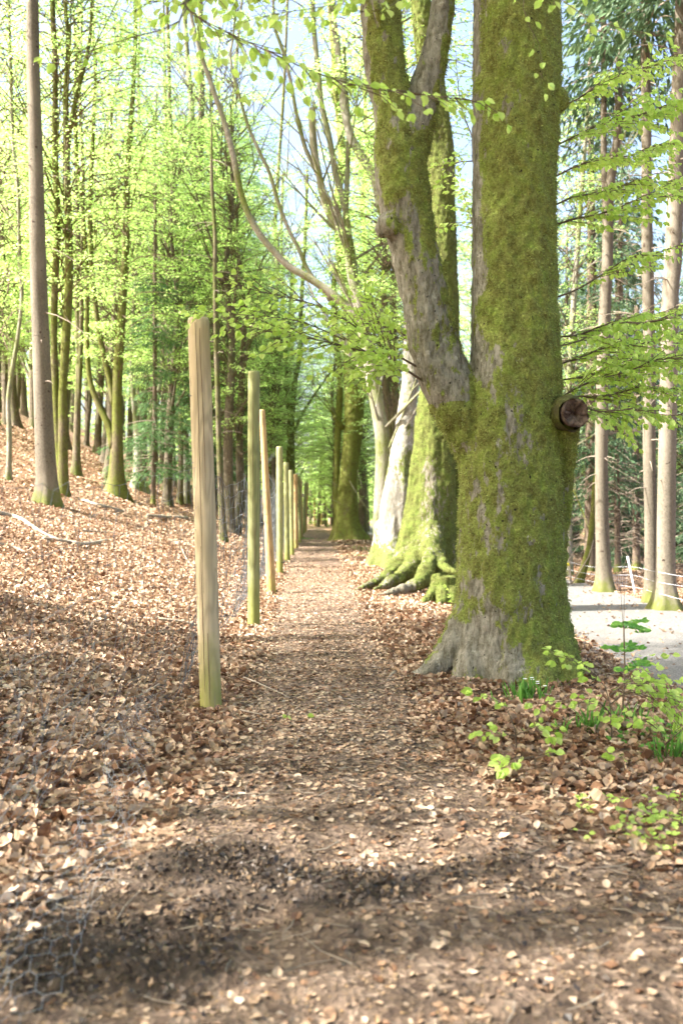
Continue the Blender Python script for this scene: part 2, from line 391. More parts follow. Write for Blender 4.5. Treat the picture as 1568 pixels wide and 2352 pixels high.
# ------------------------------------------------------------------ ground, path, gravel road
def warp(n, lo, hi, near, p=2.2):
    t = np.linspace(-1, 1, n); 
    s = np.sign(t)*np.abs(t)**p
    return np.where(t < 0, near+s*(near-lo), near+s*(hi-near))
def grid(name, X, Y, zoff, material, kind='structure', zfun=None):
    n, m_ = X.shape
    Z = (H(X, Y) if zfun is None else zfun(X, Y))+zoff
    V = np.stack([X, Y, Z], -1).reshape(-1, 3)
    i = np.arange(n-1)[:, None]*m_; j = np.arange(m_-1)[None, :]
    Q = np.stack([i+j, i+j+1, i+m_+j+1, i+m_+j], -1).reshape(-1, 4)
    g = Geo(); g.add(V, Q)
    o = link(name, g.mesh(name, [material])); o["kind"] = kind
    return o
xs = warp(420, -90, 80, -0.5, 2.4); ys = warp(520, -25, 190, 6.0, 2.2)
X, Y = np.meshgrid(xs, ys); grid("ground", X, Y, 0.0, M['ground'])

# dirt footpath: a sheet that widens towards the camera, ragged edges
def path_c(y): return 0.13 - 0.0325*y + 0.25*np.exp(-((y-0)/3.0)**2)
def path_w(y): return 0.52+0.016*np.clip(y-8, 0, 40)*0.6+0.75*np.exp(-(np.clip(y-2.2, 0, 50)/1.3)**2)
def mud_amount(x, y):
    f = fbm(np.stack([x*2.6, y*2.6, x*0], 1), 87, 4)
    a = 1.1*np.exp(-(((x+.05)/.80)**2+((y-3.25)/.36)**2))+.9*np.exp(-(((x+.72)/.42)**2+((y-2.85)/.35)**2))+.45*np.exp(-(((x-.1)/1.5)**2+((y-2.3)/.7)**2))
    return np.clip((a-.62+.50*f)*2.4, 0, 1)
yy = np.exp(np.linspace(math.log(3), math.log(75), 900))-2.0
tt = np.linspace(-1, 1, 90)
Yp = np.repeat(yy[:, None], 90, 1)
pl = np.stack([yy*2.2, yy*0, yy*0], 1)
wl_ = path_w(yy)*(1+.16*fbm(pl, 31, 4)); wr_ = path_w(yy)*(1+.16*fbm(pl, 57, 4))
Xp = path_c(yy)[:, None]+np.where(tt[None, :] < 0, tt[None, :]*wl_[:, None], tt[None, :]*wr_[:, None])
pf = np.stack([Xp.ravel(), Yp.ravel(), Xp.ravel()*0], 1)
mudm = mud_amount(pf[:, 0], pf[:, 1])
lump = (.004+.012*mudm)*(fbm(pf*24, 93, 4)+.35)+.010*mudm*np.clip(fbm(pf*6, 95, 2), -.5, 1)
po = grid("path", Xp, Yp, 0.006, M['path'], zfun=lambda X, Y: H(X, Y)+np.clip(lump, -.004, .1).reshape(X.shape))
a_ = po.data.attributes.new("mud", 'FLOAT', 'POINT'); a_.data.foreach_set("value", mudm.astype(np.float32))
# wet mud in the hollow on the path
def blob(name, cx, cy, rx, ry, z, m, seed):
    a = np.linspace(0, 2*np.pi, 97); r = np.linspace(0.001, 1, 24)
    A, R = np.meshgrid(a, r)
    p = np.stack([np.cos(a)*2.1, np.sin(a)*2.1, a*0+seed], 1); k = 1+.45*fbm(p, seed, 3)
    k[-1] = k[0]
    o = grid(name, cx+rx*R*np.cos(A)*k[None, :], cy+ry*R*np.sin(A)*k[None, :], z, m); return o

# gravel road
yy = np.exp(np.linspace(math.log(6), math.log(130), 500))-2.5
tt = np.linspace(-1, 1, 36)
pl = np.stack([yy*1.2, yy*0, yy*0], 1)
wl_ = 1.35*(1+.10*fbm(pl, 131, 4)); wr_ = 1.25*(1+.08*fbm(pl, 157, 4))
Yp = np.repeat(yy[:, None], 36, 1)
Xp = road_c(yy)[:, None]+np.where(tt[None, :] < 0, tt[None, :]*wl_[:, None], tt[None, :]*wr_[:, None])
grid("gravel_road", Xp, Yp, 0.03, M['gravel'])

# ------------------------------------------------------------------ leaf litter (geometry)
def footpath_mask(x, y):
    return 1-sstep(.75, 1.15, np.abs(x-path_c(y))/path_w(y)+.18*vnoise(np.stack([x*3, y*3, x*0], 1), 77))
def litter(name, label, y0, y1, dens, smin, smax, full, keep, tilt, curl, material, zl=.012, seed=1):
    global rng
    area = 0.5*.47*(y1**2-y0**2)*2
    n = int(area*dens)
    u = rng.random(n); y = np.sqrt(y0**2+u*(y1**2-y0**2)); x = (rng.random(n)*2-1)*(.47*y+.3)
    pm = footpath_mask(x, y)
    rd = 1-sstep(1.05, 1.45, np.abs(x-road_c(y)))
    rd = np.where(y < 5, 0, rd)
    pr = keep(x, y, pm)*(1-rd*.96)
    k = rng.random(n) < pr
    x, y, pm = x[k], y[k], pm[k]; n = len(x)
    tl = tilt(pm)
    az = rng.random(n)*2*np.pi
    nr = np.stack([rng.normal(0, 1, n)*tl, rng.normal(0, 1, n)*tl, np.ones(n)], 1); nr /= np.linalg.norm(nr, axis=1)[:, None]
    d = np.stack([np.cos(az), np.sin(az), np.zeros(n)], 1); d -= nr*np.sum(nr*d, 1)[:, None]
    s = (smin+(smax-smin)*rng.beta(1.6, 2.2, n))*(1-.35*pm)
    z = H(x, y)+.007+rng.random(n)*zl*(1-.8*pm)*2+.15*s*tl
    cu = rng.normal(.15, 1, n)*curl*(1-.6*pm)
    clump = vnoise(np.stack([x*1.3, y*1.3, x*0], 1), 91)*.12
    a = np.clip(rng.beta(1.5, 1.5, n)+clump, .01, .99)
    # centre leaf on position
    g = Geo(); place_leaves(g, np.stack([x, y, z], 1)-d*s[:, None]*.5, d, nr, s, 0, full, cu, (.028 if full == 2 else .05) if full else 0, a, rng_w(n))
    o = link(name, g.mesh(name, [material], smooth=False)); tag(o, label, None, None, 'stuff')
    return o
def rng_w(n): return 1.05
def keep_near(x, y, pm):
    s = fence_x(y)-x
    foot = np.where(y < 4.2, .25+.75*sstep(-.1, .5, s), 1.0)
    base = 1-.12*pm-.25*sstep(4.2, 2.5, y)*pm
    mud = mud_amount(x, y)
    patch = .65+.5*vnoise(np.stack([x*2.2, y*2.2, x*0], 1), 41)
    return np.clip(base*foot**.5*(1-.82*mud)*np.where(y < 4.5, patch+.2, 1), .04, 1)
litter("leaf_litter", "dry brown beech leaves covering the ground near the footpath", 1.6, 6.0, 1650, .022, .078, 2, keep_near, lambda pm: .47-.22*pm, .65, M['litter'])
litter("leaf_litter", "dry brown beech leaves around the foot of the tallest post and the huge beech", 6.0, 9.5, 1350, .024, .074, True, keep_near, lambda pm: .47-.22*pm, .65, M['litter'])
litter("leaf_litter", "dry brown beech leaves over the middle ground", 9.5, 22, 560, .040, .08, True, lambda x, y, pm: 1-.25*pm, lambda pm: .5-.30*pm, .6, M['litter'])
litter("leaf_litter", "dry brown beech leaves on the wooded slope behind", 22, 46, 90, .09, .14, False, lambda x, y, pm: 1-.6*pm, lambda pm: .4-.3*pm, .3, M['litter'], .02)
litter("leaf_fragments", "small crushed leaf fragments on the trodden path", 4.5, 14, 2600, .008, .022, False, lambda x, y, pm: (.10+.90*pm)*(1-.6*mud_amount(x, y)), lambda pm: .2+0*pm, .2, M['dirt_crumb'], .002)

M['soil'] = leaf_mat("dark_soil_crumb", [(0, (.03, .021, .015)), (.6, (.09, .063, .045)), (1, (.22, .14, .07))], 1.0, 0.0, .4)
n = 26000; r = np.random.default_rng(21); yv = np.sqrt(r.uniform(2.0**2, 4.4**2, n)); xv = r.uniform(-1, 1, n)*.45*yv
k = r.random(n) < mud_amount(xv, yv)*1.0+.06; xv, yv = xv[k], yv[k]; n = len(xv); g = Geo()
place_leaves(g, np.stack([xv, yv, H(xv, yv)+.012+.028*mud_amount(xv, yv)*r.random(n)], 1), r.normal(0, 1, (n, 3)), r.normal(0, 1, (n, 3)), r.uniform(.006, .024, n), 0, False, None, .25, None, 1.6)
tag(link("soil_crumbs", g.mesh("soil_crumbs", [M['soil']], smooth=False)), "dark crumbs of wet soil in the muddy hollow", None, None, 'stuff')
litter("leaf_fragments", "finely crushed leaf bits on the bare earth nearest the camera", 1.6, 4.6, 7500, .006, .024, False, lambda x, y, pm: (.15+.85*pm)*(1-.5*mud_amount(x, y)), lambda pm: .35+0*pm, .3, M['dirt_crumb'], .003)
# ------------------------------------------------------------------ hero trunks: joined tubes, remeshed
def remeshed(g, voxel, smooth_it):
    me = g.mesh("tmp", []); o = link("tmp", me)
    r = o.modifiers.new("r", 'REMESH'); r.mode = 'VOXEL'; r.voxel_size = voxel
    s = o.modifiers.new("s", 'SMOOTH'); s.iterations = smooth_it; s.factor = .6
    dg = bpy.context.evaluated_depsgraph_get(); ev = o.evaluated_get(dg); m2 = bpy.data.meshes.new_from_object(ev)
    n = len(m2.vertices); V = np.zeros(n*3, np.float32); m2.vertices.foreach_get("co", V); V = V.reshape(-1, 3).astype(float)
    NN = np.zeros(n*3, np.float32); m2.vertices.foreach_get("normal", NN); NN = NN.reshape(-1, 3).astype(float)
    bpy.data.objects.remove(o); bpy.data.meshes.remove(me)
    return m2, V, NN
def hero_finish(m2, V, NN, material, seed, ridge, moss_fun, lump=.012):
    p = V*np.array([7, 7, 1.1])
    V = V+NN*(ridge*fbm(p, seed, 3))[:, None]
    V = V+NN*(lump*.5*fbm(V*np.array([22, 22, 15]), seed+5, 3))[:, None]
    ms = moss_fun(V, NN)
    V = V+NN*(np.clip(ms, 0, 1)*lump*(.4+.7*fbm(V*np.array([26, 26, 16]), seed+9, 3)))[:, None]
    m2.vertices.foreach_set("co", V.astype(np.float32).ravel())
    a = m2.attributes.new("moss", 'FLOAT', 'POINT'); a.data.foreach_set("value", ms.astype(np.float32))
    m2.polygons.foreach_set("use_smooth", np.ones(len(m2.polygons), bool))
    m2.materials.clear(); m2.materials.append(material); m2.update()
    return V, NN, ms
def PX(lst, Y):   # list of (u, v, width px[, dY]) -> points, radii
    pts = []; rad = []
    for it in lst:
        y = Y+(it[3] if len(it) > 3 else 0); pts.append(P(it[0], it[1], y)); rad.append(it[2]/2/FPX*y)
    return np.array(pts), np.array(rad)
M['deep_moss'] = leaf_mat("deep_moss_strands", [(0, (.05, .05, .015)), (.5, (.12, .14, .03)), (1, (.24, .27, .07))], 1.2, .3, .1)
def moss_tufts(name, V, NN, ms, parent, n, size, material, origin, seed=0, thr=.5, zdrop=.6):
    ok = np.where(ms > thr)[0]
    ok = ok[(NN[ok, 1] < .5)]
    idx = rng.choice(ok, min(n, len(ok)*3))
    pos = V[idx]+rng.normal(0, .006, (len(idx), 3))-NN[idx]*.003
    d = NN[idx]+np.array([0, 0, -zdrop])+rng.normal(0, .5, (len(idx), 3))
    nr = rng.normal(0, 1, (len(idx), 3))+np.array([0, -.3, .5])
    g = Geo(); place_leaves(g, pos-origin, d, nr, rng.uniform(.5, 1.2, len(idx))*size, 0, False, None, 0, None, .45)
    return link(name, g.mesh(name, [material], smooth=False), parent)
M['moss'] = leaf_mat("moss_strands", [(0, (.09, .09, .03)), (.2, (.21, .20, .08)), (.45, (.225, .28, .055)), (1, (.43, .49, .15))], 1.2, .3, .1)

BY = 7.4
big = thing("mossy_beech_tree", "huge old forked beech covered in green moss between footpath and gravel road", "tree", (P(1172, 1500, BY)[0], BY, 0))
BO = np.array(big.location)
def gz(x, y): return h1(x, y)
g = Geo()
pts, rad = PX([(1178, -420, 150), (1180, -150, 178), (1183, 0, 194), (1184, 200, 196), (1179, 400, 190), (1179, 600, 194), (1182, 800, 202), (1180, 900, 214), (1172, 1000, 232), (1172, 1150, 236), (1170, 1300, 240), (1172, 1420, 252), (1178, 1500, 276), (1182, 1590, 300)], BY)
tube(g, pts-BO, rad, 40, .12, rough=.05, seed=2, nscale=1.6)
# leaning limb that forks again
pts, rad = PX([(1110, 1040, 120), (1062, 950, 128), (1022, 870, 124), (996, 790, 118), (978, 700, 114), (958, 610, 112), (938, 520, 114), (924, 430, 118), (918, 350, 120), (910, 270, 98), (888, 180, 86), (878, 90, 84), (873, 0, 84), (862, -150, 78), (840, -320, 66)], BY)
tube(g, pts-BO, rad, 26, .1, rough=.06, seed=4)
pts, rad = PX([(925, 390, 88), (950, 320, 84), (970, 240, 74), (988, 170, 66), (1004, 100, 60), (1016, 0, 58), (1030, -150, 50), (1060, -330, 42)], BY)
tube(g, pts-BO, rad, 18, .1, rough=.06, seed=6)
# knobs
pts, rad = PX([(905, 520, 70), (880, 522, 52), (864, 535, 22)], BY-.1); tube(g, pts-BO, rad, 12, .05)
pts, rad = PX([(868, 30, 50), (862, 32, 38)], BY-.2); tube(g, pts-BO, rad, 12, .05)
pts, rad = PX([(1262, 215, 60), (1283, 235, 44), (1293, 248, 20)], BY-.1); tube(g, pts-BO, rad, 12, .05)
# root flares
def root(pl, Y, n=12):
    p, r = PX(pl, Y); tube(g, p-BO, r, n, .08, rough=.08, seed=int(pl[0][0]))
root([(1110, 1300, 90), (1088, 1400, 100), (1058, 1460, 84, -.02), (1015, 1520, 62, -.05), (965, 1552, 38, -.1), (915, 1572, 16, -.15)], BY-.05)
root([(1120, 1380, 110), (1105, 1480, 100, -.08), (1085, 1560, 90, -.14), (1070, 1620, 70, -.2)], BY-.08)
root([(1170, 1380, 110), (1172, 1480, 100, -.12), (1180, 1560, 100, -.25), (1180, 1640, 90, -.33)], BY-.1)
root([(1235, 1380, 110), (1255, 1470, 100, -.05), (1285, 1560, 110, -.2), (1315, 1640, 100, -.3)], BY-.1)
root([(1250, 1380, 80), (1280, 1480, 64, .1), (1320, 1560, 60, .1), (1368, 1625, 46, .05)], BY)
root([(1200, 1400, 110), (1225, 1500, 100, -.15), (1240, 1600, 110, -.35), (1250, 1680, 90, -.45)], BY-.1)
root([(1210, 1420, 100, .2), (1240, 1500, 80, .45), (1270, 1560, 50, .7)], BY)
root([(1140, 1420, 100, .2), (1110, 1500, 80, .45), (1080, 1540, 50, .7)], BY)
# bark ridge that runs down under the cut stub
root([(1262, 930, 60, -.05), (1296, 975, 56, -.16), (1304, 1015, 38, -.12), (1303, 1080, 28, -.06), (1298, 1160, 24, -.02), (1289, 1260, 22), (1284, 1400, 24)], BY-.05, 12)
m2, V, NN = remeshed(g, .013, 12)
def mf_big(V, NN):
    z = V[:, 2]+BO[2]; x = V[:, 0]+BO[0]
    m = .90+.24*fbm(V*np.array([2.2, 2.2, 1.1]), 21, 3)+.42*fbm(V*np.array([14, 14, 6]), 25, 3)+.10*NN[:, 0]
    u = 784+x/BY*FPX; v = 1176-(z-1.2)/BY*FPX
    limb = (u < 1070)&(v < 930)
    m = m-np.where(limb, .46-.30*sstep(-.2, .9, NN[:, 0])*1.0, 0)+np.where(limb&(v < 300)&(u > 930), -.35, 0)
    m = m+np.where(limb&(v < 470)&(u < 935), .22, 0)
    # bare grey strip on the left edge higher up, bare patch by the left root
    m = m-.5*sstep(-.75, -.95, NN[:, 0])*(v < 900)
    m = m-.75*np.exp(-(((u-1075)/75)**2+((v-1475)/70)**2))-.6*np.exp(-(((u-990)/55)**2+((v-1540)/60)**2))
    m = m-.35*np.exp(-(((u-1100)/45)**2+((v-850)/60)**2))
    return np.clip(m, 0, 1)
V, NN, ms = hero_finish(m2, V, NN, M['hero_bark'], 12, .012, mf_big, .017)
m2.name = "trunk"; link("trunk", m2, big)
moss_tufts("moss", V+BO, NN, ms, big, 52000, .023, M['moss'], BO, 1, .52)
# sawn stub with a rotten face
g = Geo()
c0 = P(1288, 950, BY-.12)-BO; c1 = P(1320, 948, BY-.38)-BO
ax = (c1-c0)/np.linalg.norm(c1-c0)
tube(g, [c0-ax*.14-np.array([0, 0, .16]), c0-np.array([0, 0, .03]), c0+ax*.14, c1], [.13, .122, .105, .102], 30, .02, rough=.42, seed=8, capend=False, nscale=8)
o = link("cut_branch", g.mesh("cut_branch", [M['brown_beech']], pattr=None), big)
g = Geo()
a = np.linspace(0, 2*np.pi, 28, endpoint=False); uu = np.cross(ax, [0, 0, 1]); uu /= np.linalg.norm(uu); ww = np.cross(uu, ax)
Vf = []; 
for k, rr in enumerate((.0001, .032, .06, .082, .100)):
    q = np.stack([np.cos(a), np.sin(a), a*0], 1)
    rj = rr*(1+.10*fbm(q*2+5, 3, 3)) if k > 1 else rr+0*a
    dep = (-.07+.075*k/4)+.035*fbm(q*4+k, 8, 3)
    Vf.append(c1+ax*.012+np.outer(np.cos(a)*rj, uu)+np.outer(np.sin(a)*rj, -ww)+np.outer(dep, ax))
Vf.append(c1-ax*.05+np.outer(np.cos(a)*.098, uu)+np.outer(np.sin(a)*.098, -ww))
Vf = np.array(Vf).reshape(-1, 3); i = np.arange(5)[:, None]*28; j = np.arange(28)[None, :]
g.add(Vf, np.stack([i+j, i+28+j, i+28+(j+1) % 28, i+(j+1) % 28], -1).reshape(-1, 4))
link("sawn_face", g.mesh("sawn_face", [M['stub_face']]), o)

# ------------------------------------------------------------------ leafy sprays with real twigs
def hero_spray(gt, gl, pts, r0, nside, side_len, leaf, spacing=.045, droop=.35, seed=0, updown=.12, fan=.9, start=.15, lat=None):
    """main stem along world points, side twigs to both sides in a flat plane, alternate hanging leaves"""
    R = random.Random(seed)
    c, r = spline(pts, np.linspace(r0, r0*.25, len(pts)), .04)
    tube(gt, c[::2], np.linspace(r0, r0*.22, len(c[::2])), 5, smooth=False)
    L = len(c); T = np.gradient(c, axis=0); T /= np.linalg.norm(T, axis=1)[:, None]
    pos = []; dr = []
    def leaves_on(cc, every, s0=0.0):
        d = 0; side = 1; seglen = np.linalg.norm(np.diff(cc, axis=0), axis=1); acc = 0
        tot = seglen.sum()
        for k in range(1, len(cc)):
            acc += seglen[k-1]; d += seglen[k-1]
            if d >= every and acc > s0*tot:
                d = 0; side *= -1
                t = cc[k]-cc[k-1]; t = t/(np.linalg.norm(t)+1e-9)
                lt = np.cross(t, [0, 0, 1]); lt /= (np.linalg.norm(lt)+1e-9)
                pos.append(cc[k]); dr.append(t*.7+lt*side*R.uniform(.5, 1)+np.array([0, 0, -droop*R.uniform(.2, 2)]))
        pos.append(cc[-1]); dr.append((cc[-1]-cc[-2])/(np.linalg.norm(cc[-1]-cc[-2])+1e-9)+np.array([0, 0, -.3]))
    leaves_on(c, spacing*1.6, start)
    for k in range(nside):
        t = start+(1-start)*(k+.5+R.uniform(-.3, .3))/nside
        i = min(L-2, int(t*(L-1))); sgn = 1 if k % 2 else -1
        lt = np.cross(T[i], [0, 0, 1]); lt /= (np.linalg.norm(lt)+1e-9)
        if lat is not None: lt = np.array(lat, float)*(1 if np.dot(lt, lat) > 0 else -1)
        l = side_len*(1-.65*t)*R.uniform(.6, 1.25)
        d = T[i]*fan+lt*sgn*R.uniform(.5, 1.1)+np.array([0, 0, R.uniform(-updown, updown*1.5)]); d /= np.linalg.norm(d)
        n = max(4, int(l/.03)); q = np.linspace(0, 1, n)[:, None]
        cc = c[i]+d*l*q+np.array([0, 0, -.18*l])*q**2+lt*sgn*(-.1*l)*np.sin(q*3)
        cc = cc+np.array([[R.gauss(0, .004) for _ in range(3)] for _ in range(n)])
        tube(gt, cc[::2] if len(cc) > 4 else cc, np.linspace(r0*.45, r0*.15, len(cc[::2]) if len(cc) > 4 else len(cc)), 4, smooth=False)
        leaves_on(cc, spacing)
        if l > .35:
            for q2 in (.35, .6, .8):
                j = int(q2*(n-1)); dd = d*.8+np.cross(d, [0, 0, 1])*R.choice((-1, 1))*.8; dd /= np.linalg.norm(dd); l2 = l*R.uniform(.25, .45)
                m_ = max(3, int(l2/.03)); qq = np.linspace(0, 1, m_)[:, None]; c3 = cc[j]+dd*l2*qq+np.array([0, 0, -.12*l2])*qq**2
                tube(gt, c3, np.linspace(r0*.3, r0*.12, m_), 3, smooth=False); leaves_on(c3, spacing)
    pos = np.array(pos); dr = np.array(dr); n = len(pos)
    nr = np.stack([rng.normal(0, .65, n), rng.normal(0, .5, n)-.95, np.ones(n)*.75], 1)
    place_leaves(gl, pos, dr, nr, rng.uniform(.72, 1.15, n)*leaf, 0, True, rng.normal(.35, .3, n), .02, None, 1.12)
def leafy(parent, origin, specs, name="branch", lm=None, tm=None):
    for sp in specs:
        gt, gl = Geo(), Geo()
        for s in (sp if isinstance(sp, list) else [sp]):
            s = dict(s); pts = np.array([P(*q) for q in s.pop('px')])-origin
            hero_spray(gt, gl, pts, **s)
        b = link(name, gt.mesh(name, [tm or M['twig']]), parent)
        link("leaves", gl.mesh("leaves", [lm or M['beech_leaf']], smooth=False), b)
LF = .052
leafy(big, BO, [
 # middle sprays reaching left from the leaning limb
 [dict(px=[(985, 885, 7.4), (925, 845, 7.15), (870, 818, 6.7), (790, 795, 6.5), (700, 775, 6.3), (610, 760, 6.15), (540, 740, 6.1)], r0=.010, nside=26, side_len=.66, leaf=LF, spacing=.036, seed=1, lat=(.2, .7, .5)),
  dict(px=[(970, 850, 7.4), (905, 812, 7.1), (850, 775, 6.7), (770, 720, 6.5), (690, 690, 6.4), (600, 670, 6.2), (530, 650, 6.1)], r0=.009, nside=26, side_len=.62, leaf=LF, spacing=.036, seed=2, lat=(.2, .7, .5))],
 dict(px=[(790, 780, 6.5), (700, 742, 6.3), (620, 728, 6.1), (540, 722, 6.0), (475, 716, 5.95), (436, 722, 5.9)], r0=.005, nside=22, side_len=.36, leaf=LF, spacing=.034, seed=3, lat=(.1, .6, .5)),
 dict(px=[(1000, 850, 7.5), (950, 790, 7.6), (900, 752, 7.7), (840, 735, 7.8), (780, 720, 8.0)], r0=.007, nside=20, side_len=.6, leaf=LF, spacing=.036, seed=4, lat=(.1, .7, .5)),
 # sprays in the gap between the limb and the trunk
 dict(px=[(1085, 370, 7.9), (1055, 372, 8.1), (1020, 380, 8.2), (985, 385, 8.3)], r0=.006, nside=11, side_len=.34, leaf=LF, seed=5, lat=(.1, .4, .8)),
 dict(px=[(1090, 330, 7.9), (1060, 250, 8.1), (1050, 180, 8.2), (1045, 100, 8.3)], r0=.006, nside=9, side_len=.30, leaf=LF, seed=6, lat=(.7, .4, .3)),
 dict(px=[(1095, 560, 7.7), (1080, 500, 8.4), (1060, 440, 9.0), (1035, 400, 9.4)], r0=.006, nside=12, side_len=.5, leaf=LF, seed=8, lat=(.6, .5, .4)),
 dict(px=[(985, 300, 7.8), (965, 200, 8.0), (955, 120, 8.1), (950, 40, 8.1)], r0=.006, nside=12, side_len=.26, leaf=LF, seed=7, lat=(.8, .4, .2)),
])
# sprays to the right of the trunk, in layers
rs = []
for k, (v0, v1, y0, y1, u1, sl) in enumerate([(250, 130, 7.9, 8.6, 1600, .7), (330, 235, 7.7, 7.2, 1620, .7), (400, 330, 7.9, 8.4, 1610, .65), (470, 410, 7.6, 8.0, 1560, .5), (520, 440, 7.6, 7.0, 1640, .55), (690, 560, 7.6, 8.2, 1600, .45), (775, 728, 7.5, 7.1, 1590, .6), (835, 770, 7.6, 7.9, 1620, .65), (915, 820, 7.7, 7.2, 1600, .65), (925, 890, 7.4, 7.9, 1560, .55), (930, 950, 7.3, 7.0, 1590, .5), (880, 812, 7.8, 8.8, 1610, .7), (800, 700, 7.8, 9.0, 1620, .5)]):
    n = 6; q = [(1275+(u1-1275)*i/n, v0+(v1-v0)*math.sin(i/n*1.5)+6*math.sin(i*2.1+k), y0+(y1-y0)*i/n) for i in range(n+1)]
    rs.append(dict(px=q, r0=.008, nside=26, side_len=sl, leaf=LF, spacing=.034, droop=.75, seed=20+k, start=.22 if k in (5, 9) else .04, lat=(.1, .8, .35)))
leafy(big, BO, rs)
leafy(big, BO, [dict(px=[(1100, -160, 6.6), (1000, -120, 5.6), (900, -90, 5.2), (760, -60, 5.0), (600, -30, 4.9), (450, -10, 4.9), (330, 10, 4.8)], r0=.006, nside=60, side_len=.42, leaf=.05, spacing=.05, droop=.9, seed=67, lat=(.3, .5, .6), start=.25)])
# a long branch that comes down in front, above the path, near the lens
leafy(big, BO, [
 [dict(px=[(1100, -160, 6.6), (700, -150, 4.6), (470, -20, 4.0), (429, 20, 3.9), (530, 78, 3.9), (632, 125, 3.9), (726, 168, 4.0), (847, 203, 4.1), (950, 215, 4.2), (1041, 226, 4.3), (1110, 235, 4.4)], r0=.007, nside=80, side_len=.38, leaf=.050, spacing=.05, droop=.9, seed=60, lat=(.5, .5, .4), start=.42),
  dict(px=[(429, 20, 3.9), (400, 60, 3.8), (340, 75, 3.75), (270, 96, 3.7), (180, 125, 3.65), (100, 135, 3.6)], r0=.003, nside=5, side_len=.12, leaf=.047, spacing=.13, droop=.9, seed=61, lat=(.5, .5, .4), start=.1),
  dict(px=[(450, 30, 3.9), (480, 110, 4.0), (520, 170, 4.1), (563, 228, 4.1)], r0=.003, nside=4, side_len=.12, leaf=.047, spacing=.10, droop=.9, seed=62, lat=(.7, .3, .2), start=.2)],
 dict(px=[(1100, -160, 6.6), (900, -120, 5.0), (840, -40, 4.4), (760, 10, 4.1), (640, 30, 4.0), (560, 50, 3.9), (520, 70, 3.9)], r0=.005, nside=44, side_len=.32, leaf=.050, spacing=.05, droop=.9, seed=63, lat=(.4, .3, .7), start=.4),
 [dict(px=[(1200, -200, 6.3), (1230, -60, 4.8), (1290, 0, 4.3), (1370, 50, 4.2), (1450, 70, 4.2), (1530, 85, 4.2), (1620, 90, 4.2)], r0=.005, nside=18, side_len=.25, leaf=.05, spacing=.06, droop=.8, seed=64, lat=(.4, .4, .5), start=.35),
  dict(px=[(1230, -60, 4.8), (1200, 0, 4.6), (1215, 60, 4.6), (1245, 120, 4.6), (1240, 170, 4.6), (1247, 215, 4.6)], r0=.003, nside=6, side_len=.09, leaf=.042, spacing=.12, droop=.6, seed=65, lat=(1, .2, .2), start=.2)],
 dict(px=[(1100, -160, 6.6), (1000, -60, 5.0), (930, -10, 4.6), (880, 20, 4.4), (800, 30, 4.3)], r0=.004, nside=16, side_len=.28, leaf=.05, spacing=.06, droop=.8, seed=66, lat=(.4, .3, .6), start=.4),
])

# ------------------------------------------------------------------ crown makers (shared meshes)
def beech_crown_mesh(name, seed, R_=3.2, z0=3.0, z1=13.0, nspray=130, per=85, leaf=.085, twig=True):
    global rng
    r = np.random.default_rng(seed); g = Geo(); gt = Geo()
    for k in range(nspray):
        z = z0+(z1-z0)*r.random()**.9; az = r.random()*2*np.pi
        t = (z-z0)/(z1-z0); rr = R_*(.55+.45*math.sin(math.pi*min(1, t*.8+.15)))
        s0 = r.uniform(0, .35)*rr; L = r.uniform(.45, .8)*rr
        d = np.array([math.cos(az), math.sin(az), r.uniform(-.05, .35)]); lt = np.array([-math.sin(az), math.cos(az), r.normal(0, .12)])
        st = np.array([math.cos(az)*s0, math.sin(az)*s0, z])
        n = per; q = r.random(n)**.7; w = (r.random(n)*2-1)*.42*L*(1-.7*q)*1.15
        p = st+d*L*q[:, None]+lt*w[:, None]+np.array([0, 0, -.22*L])*(q**2)[:, None]; p[:, 2] += r.normal(0, .05, n)
        dd = d*.7+lt*np.sign(w)[:, None]*.7+np.array([0, 0, -.35])*r.random(n)[:, None]*2
        nr = np.stack([r.normal(0, .4, n), r.normal(0, .4, n), np.ones(n)], 1)
        place_leaves(g, p, dd, nr, r.uniform(.7, 1.25, n)*leaf, 0, False, None, 0, None, 1.15)
        if twig:
            c = st+d*L*np.linspace(-.35, 1, 5)[:, None]+np.array([0, 0, -.22*L])*(np.linspace(0, 1, 5)**2)[:, None]+np.array([0, 0, -.25*L])*np.array([1, .3, 0, 0, 0])[:, None]
            tube(g, c, np.linspace(.018, .005, 5), 3, mat=1, smooth=False, capend=False)
    return g.mesh(name, [M['beech_leaf_far'], M['twig']], smooth=False)
CROWNS = [beech_crown_mesh("crown", 100+i, R_=[3.2, 2.6, 3.6, 2.9][i], z0=[3.0, 2.2, 4.0, 1.6][i], z1=[12, 13, 14, 11][i], nspray=[120, 110, 135, 120][i]) for i in range(4)]
LOWCROWNS = [beech_crown_mesh("crown", 200+i, R_=2.8, z0=.8, z1=6.5, nspray=90, per=85, leaf=.085) for i in range(2)]
BIGCROWN = [beech_crown_mesh("crown", 300+i, R_=5.0, z0=6.5, z1=16, nspray=120, per=50, leaf=.13) for i in range(2)]
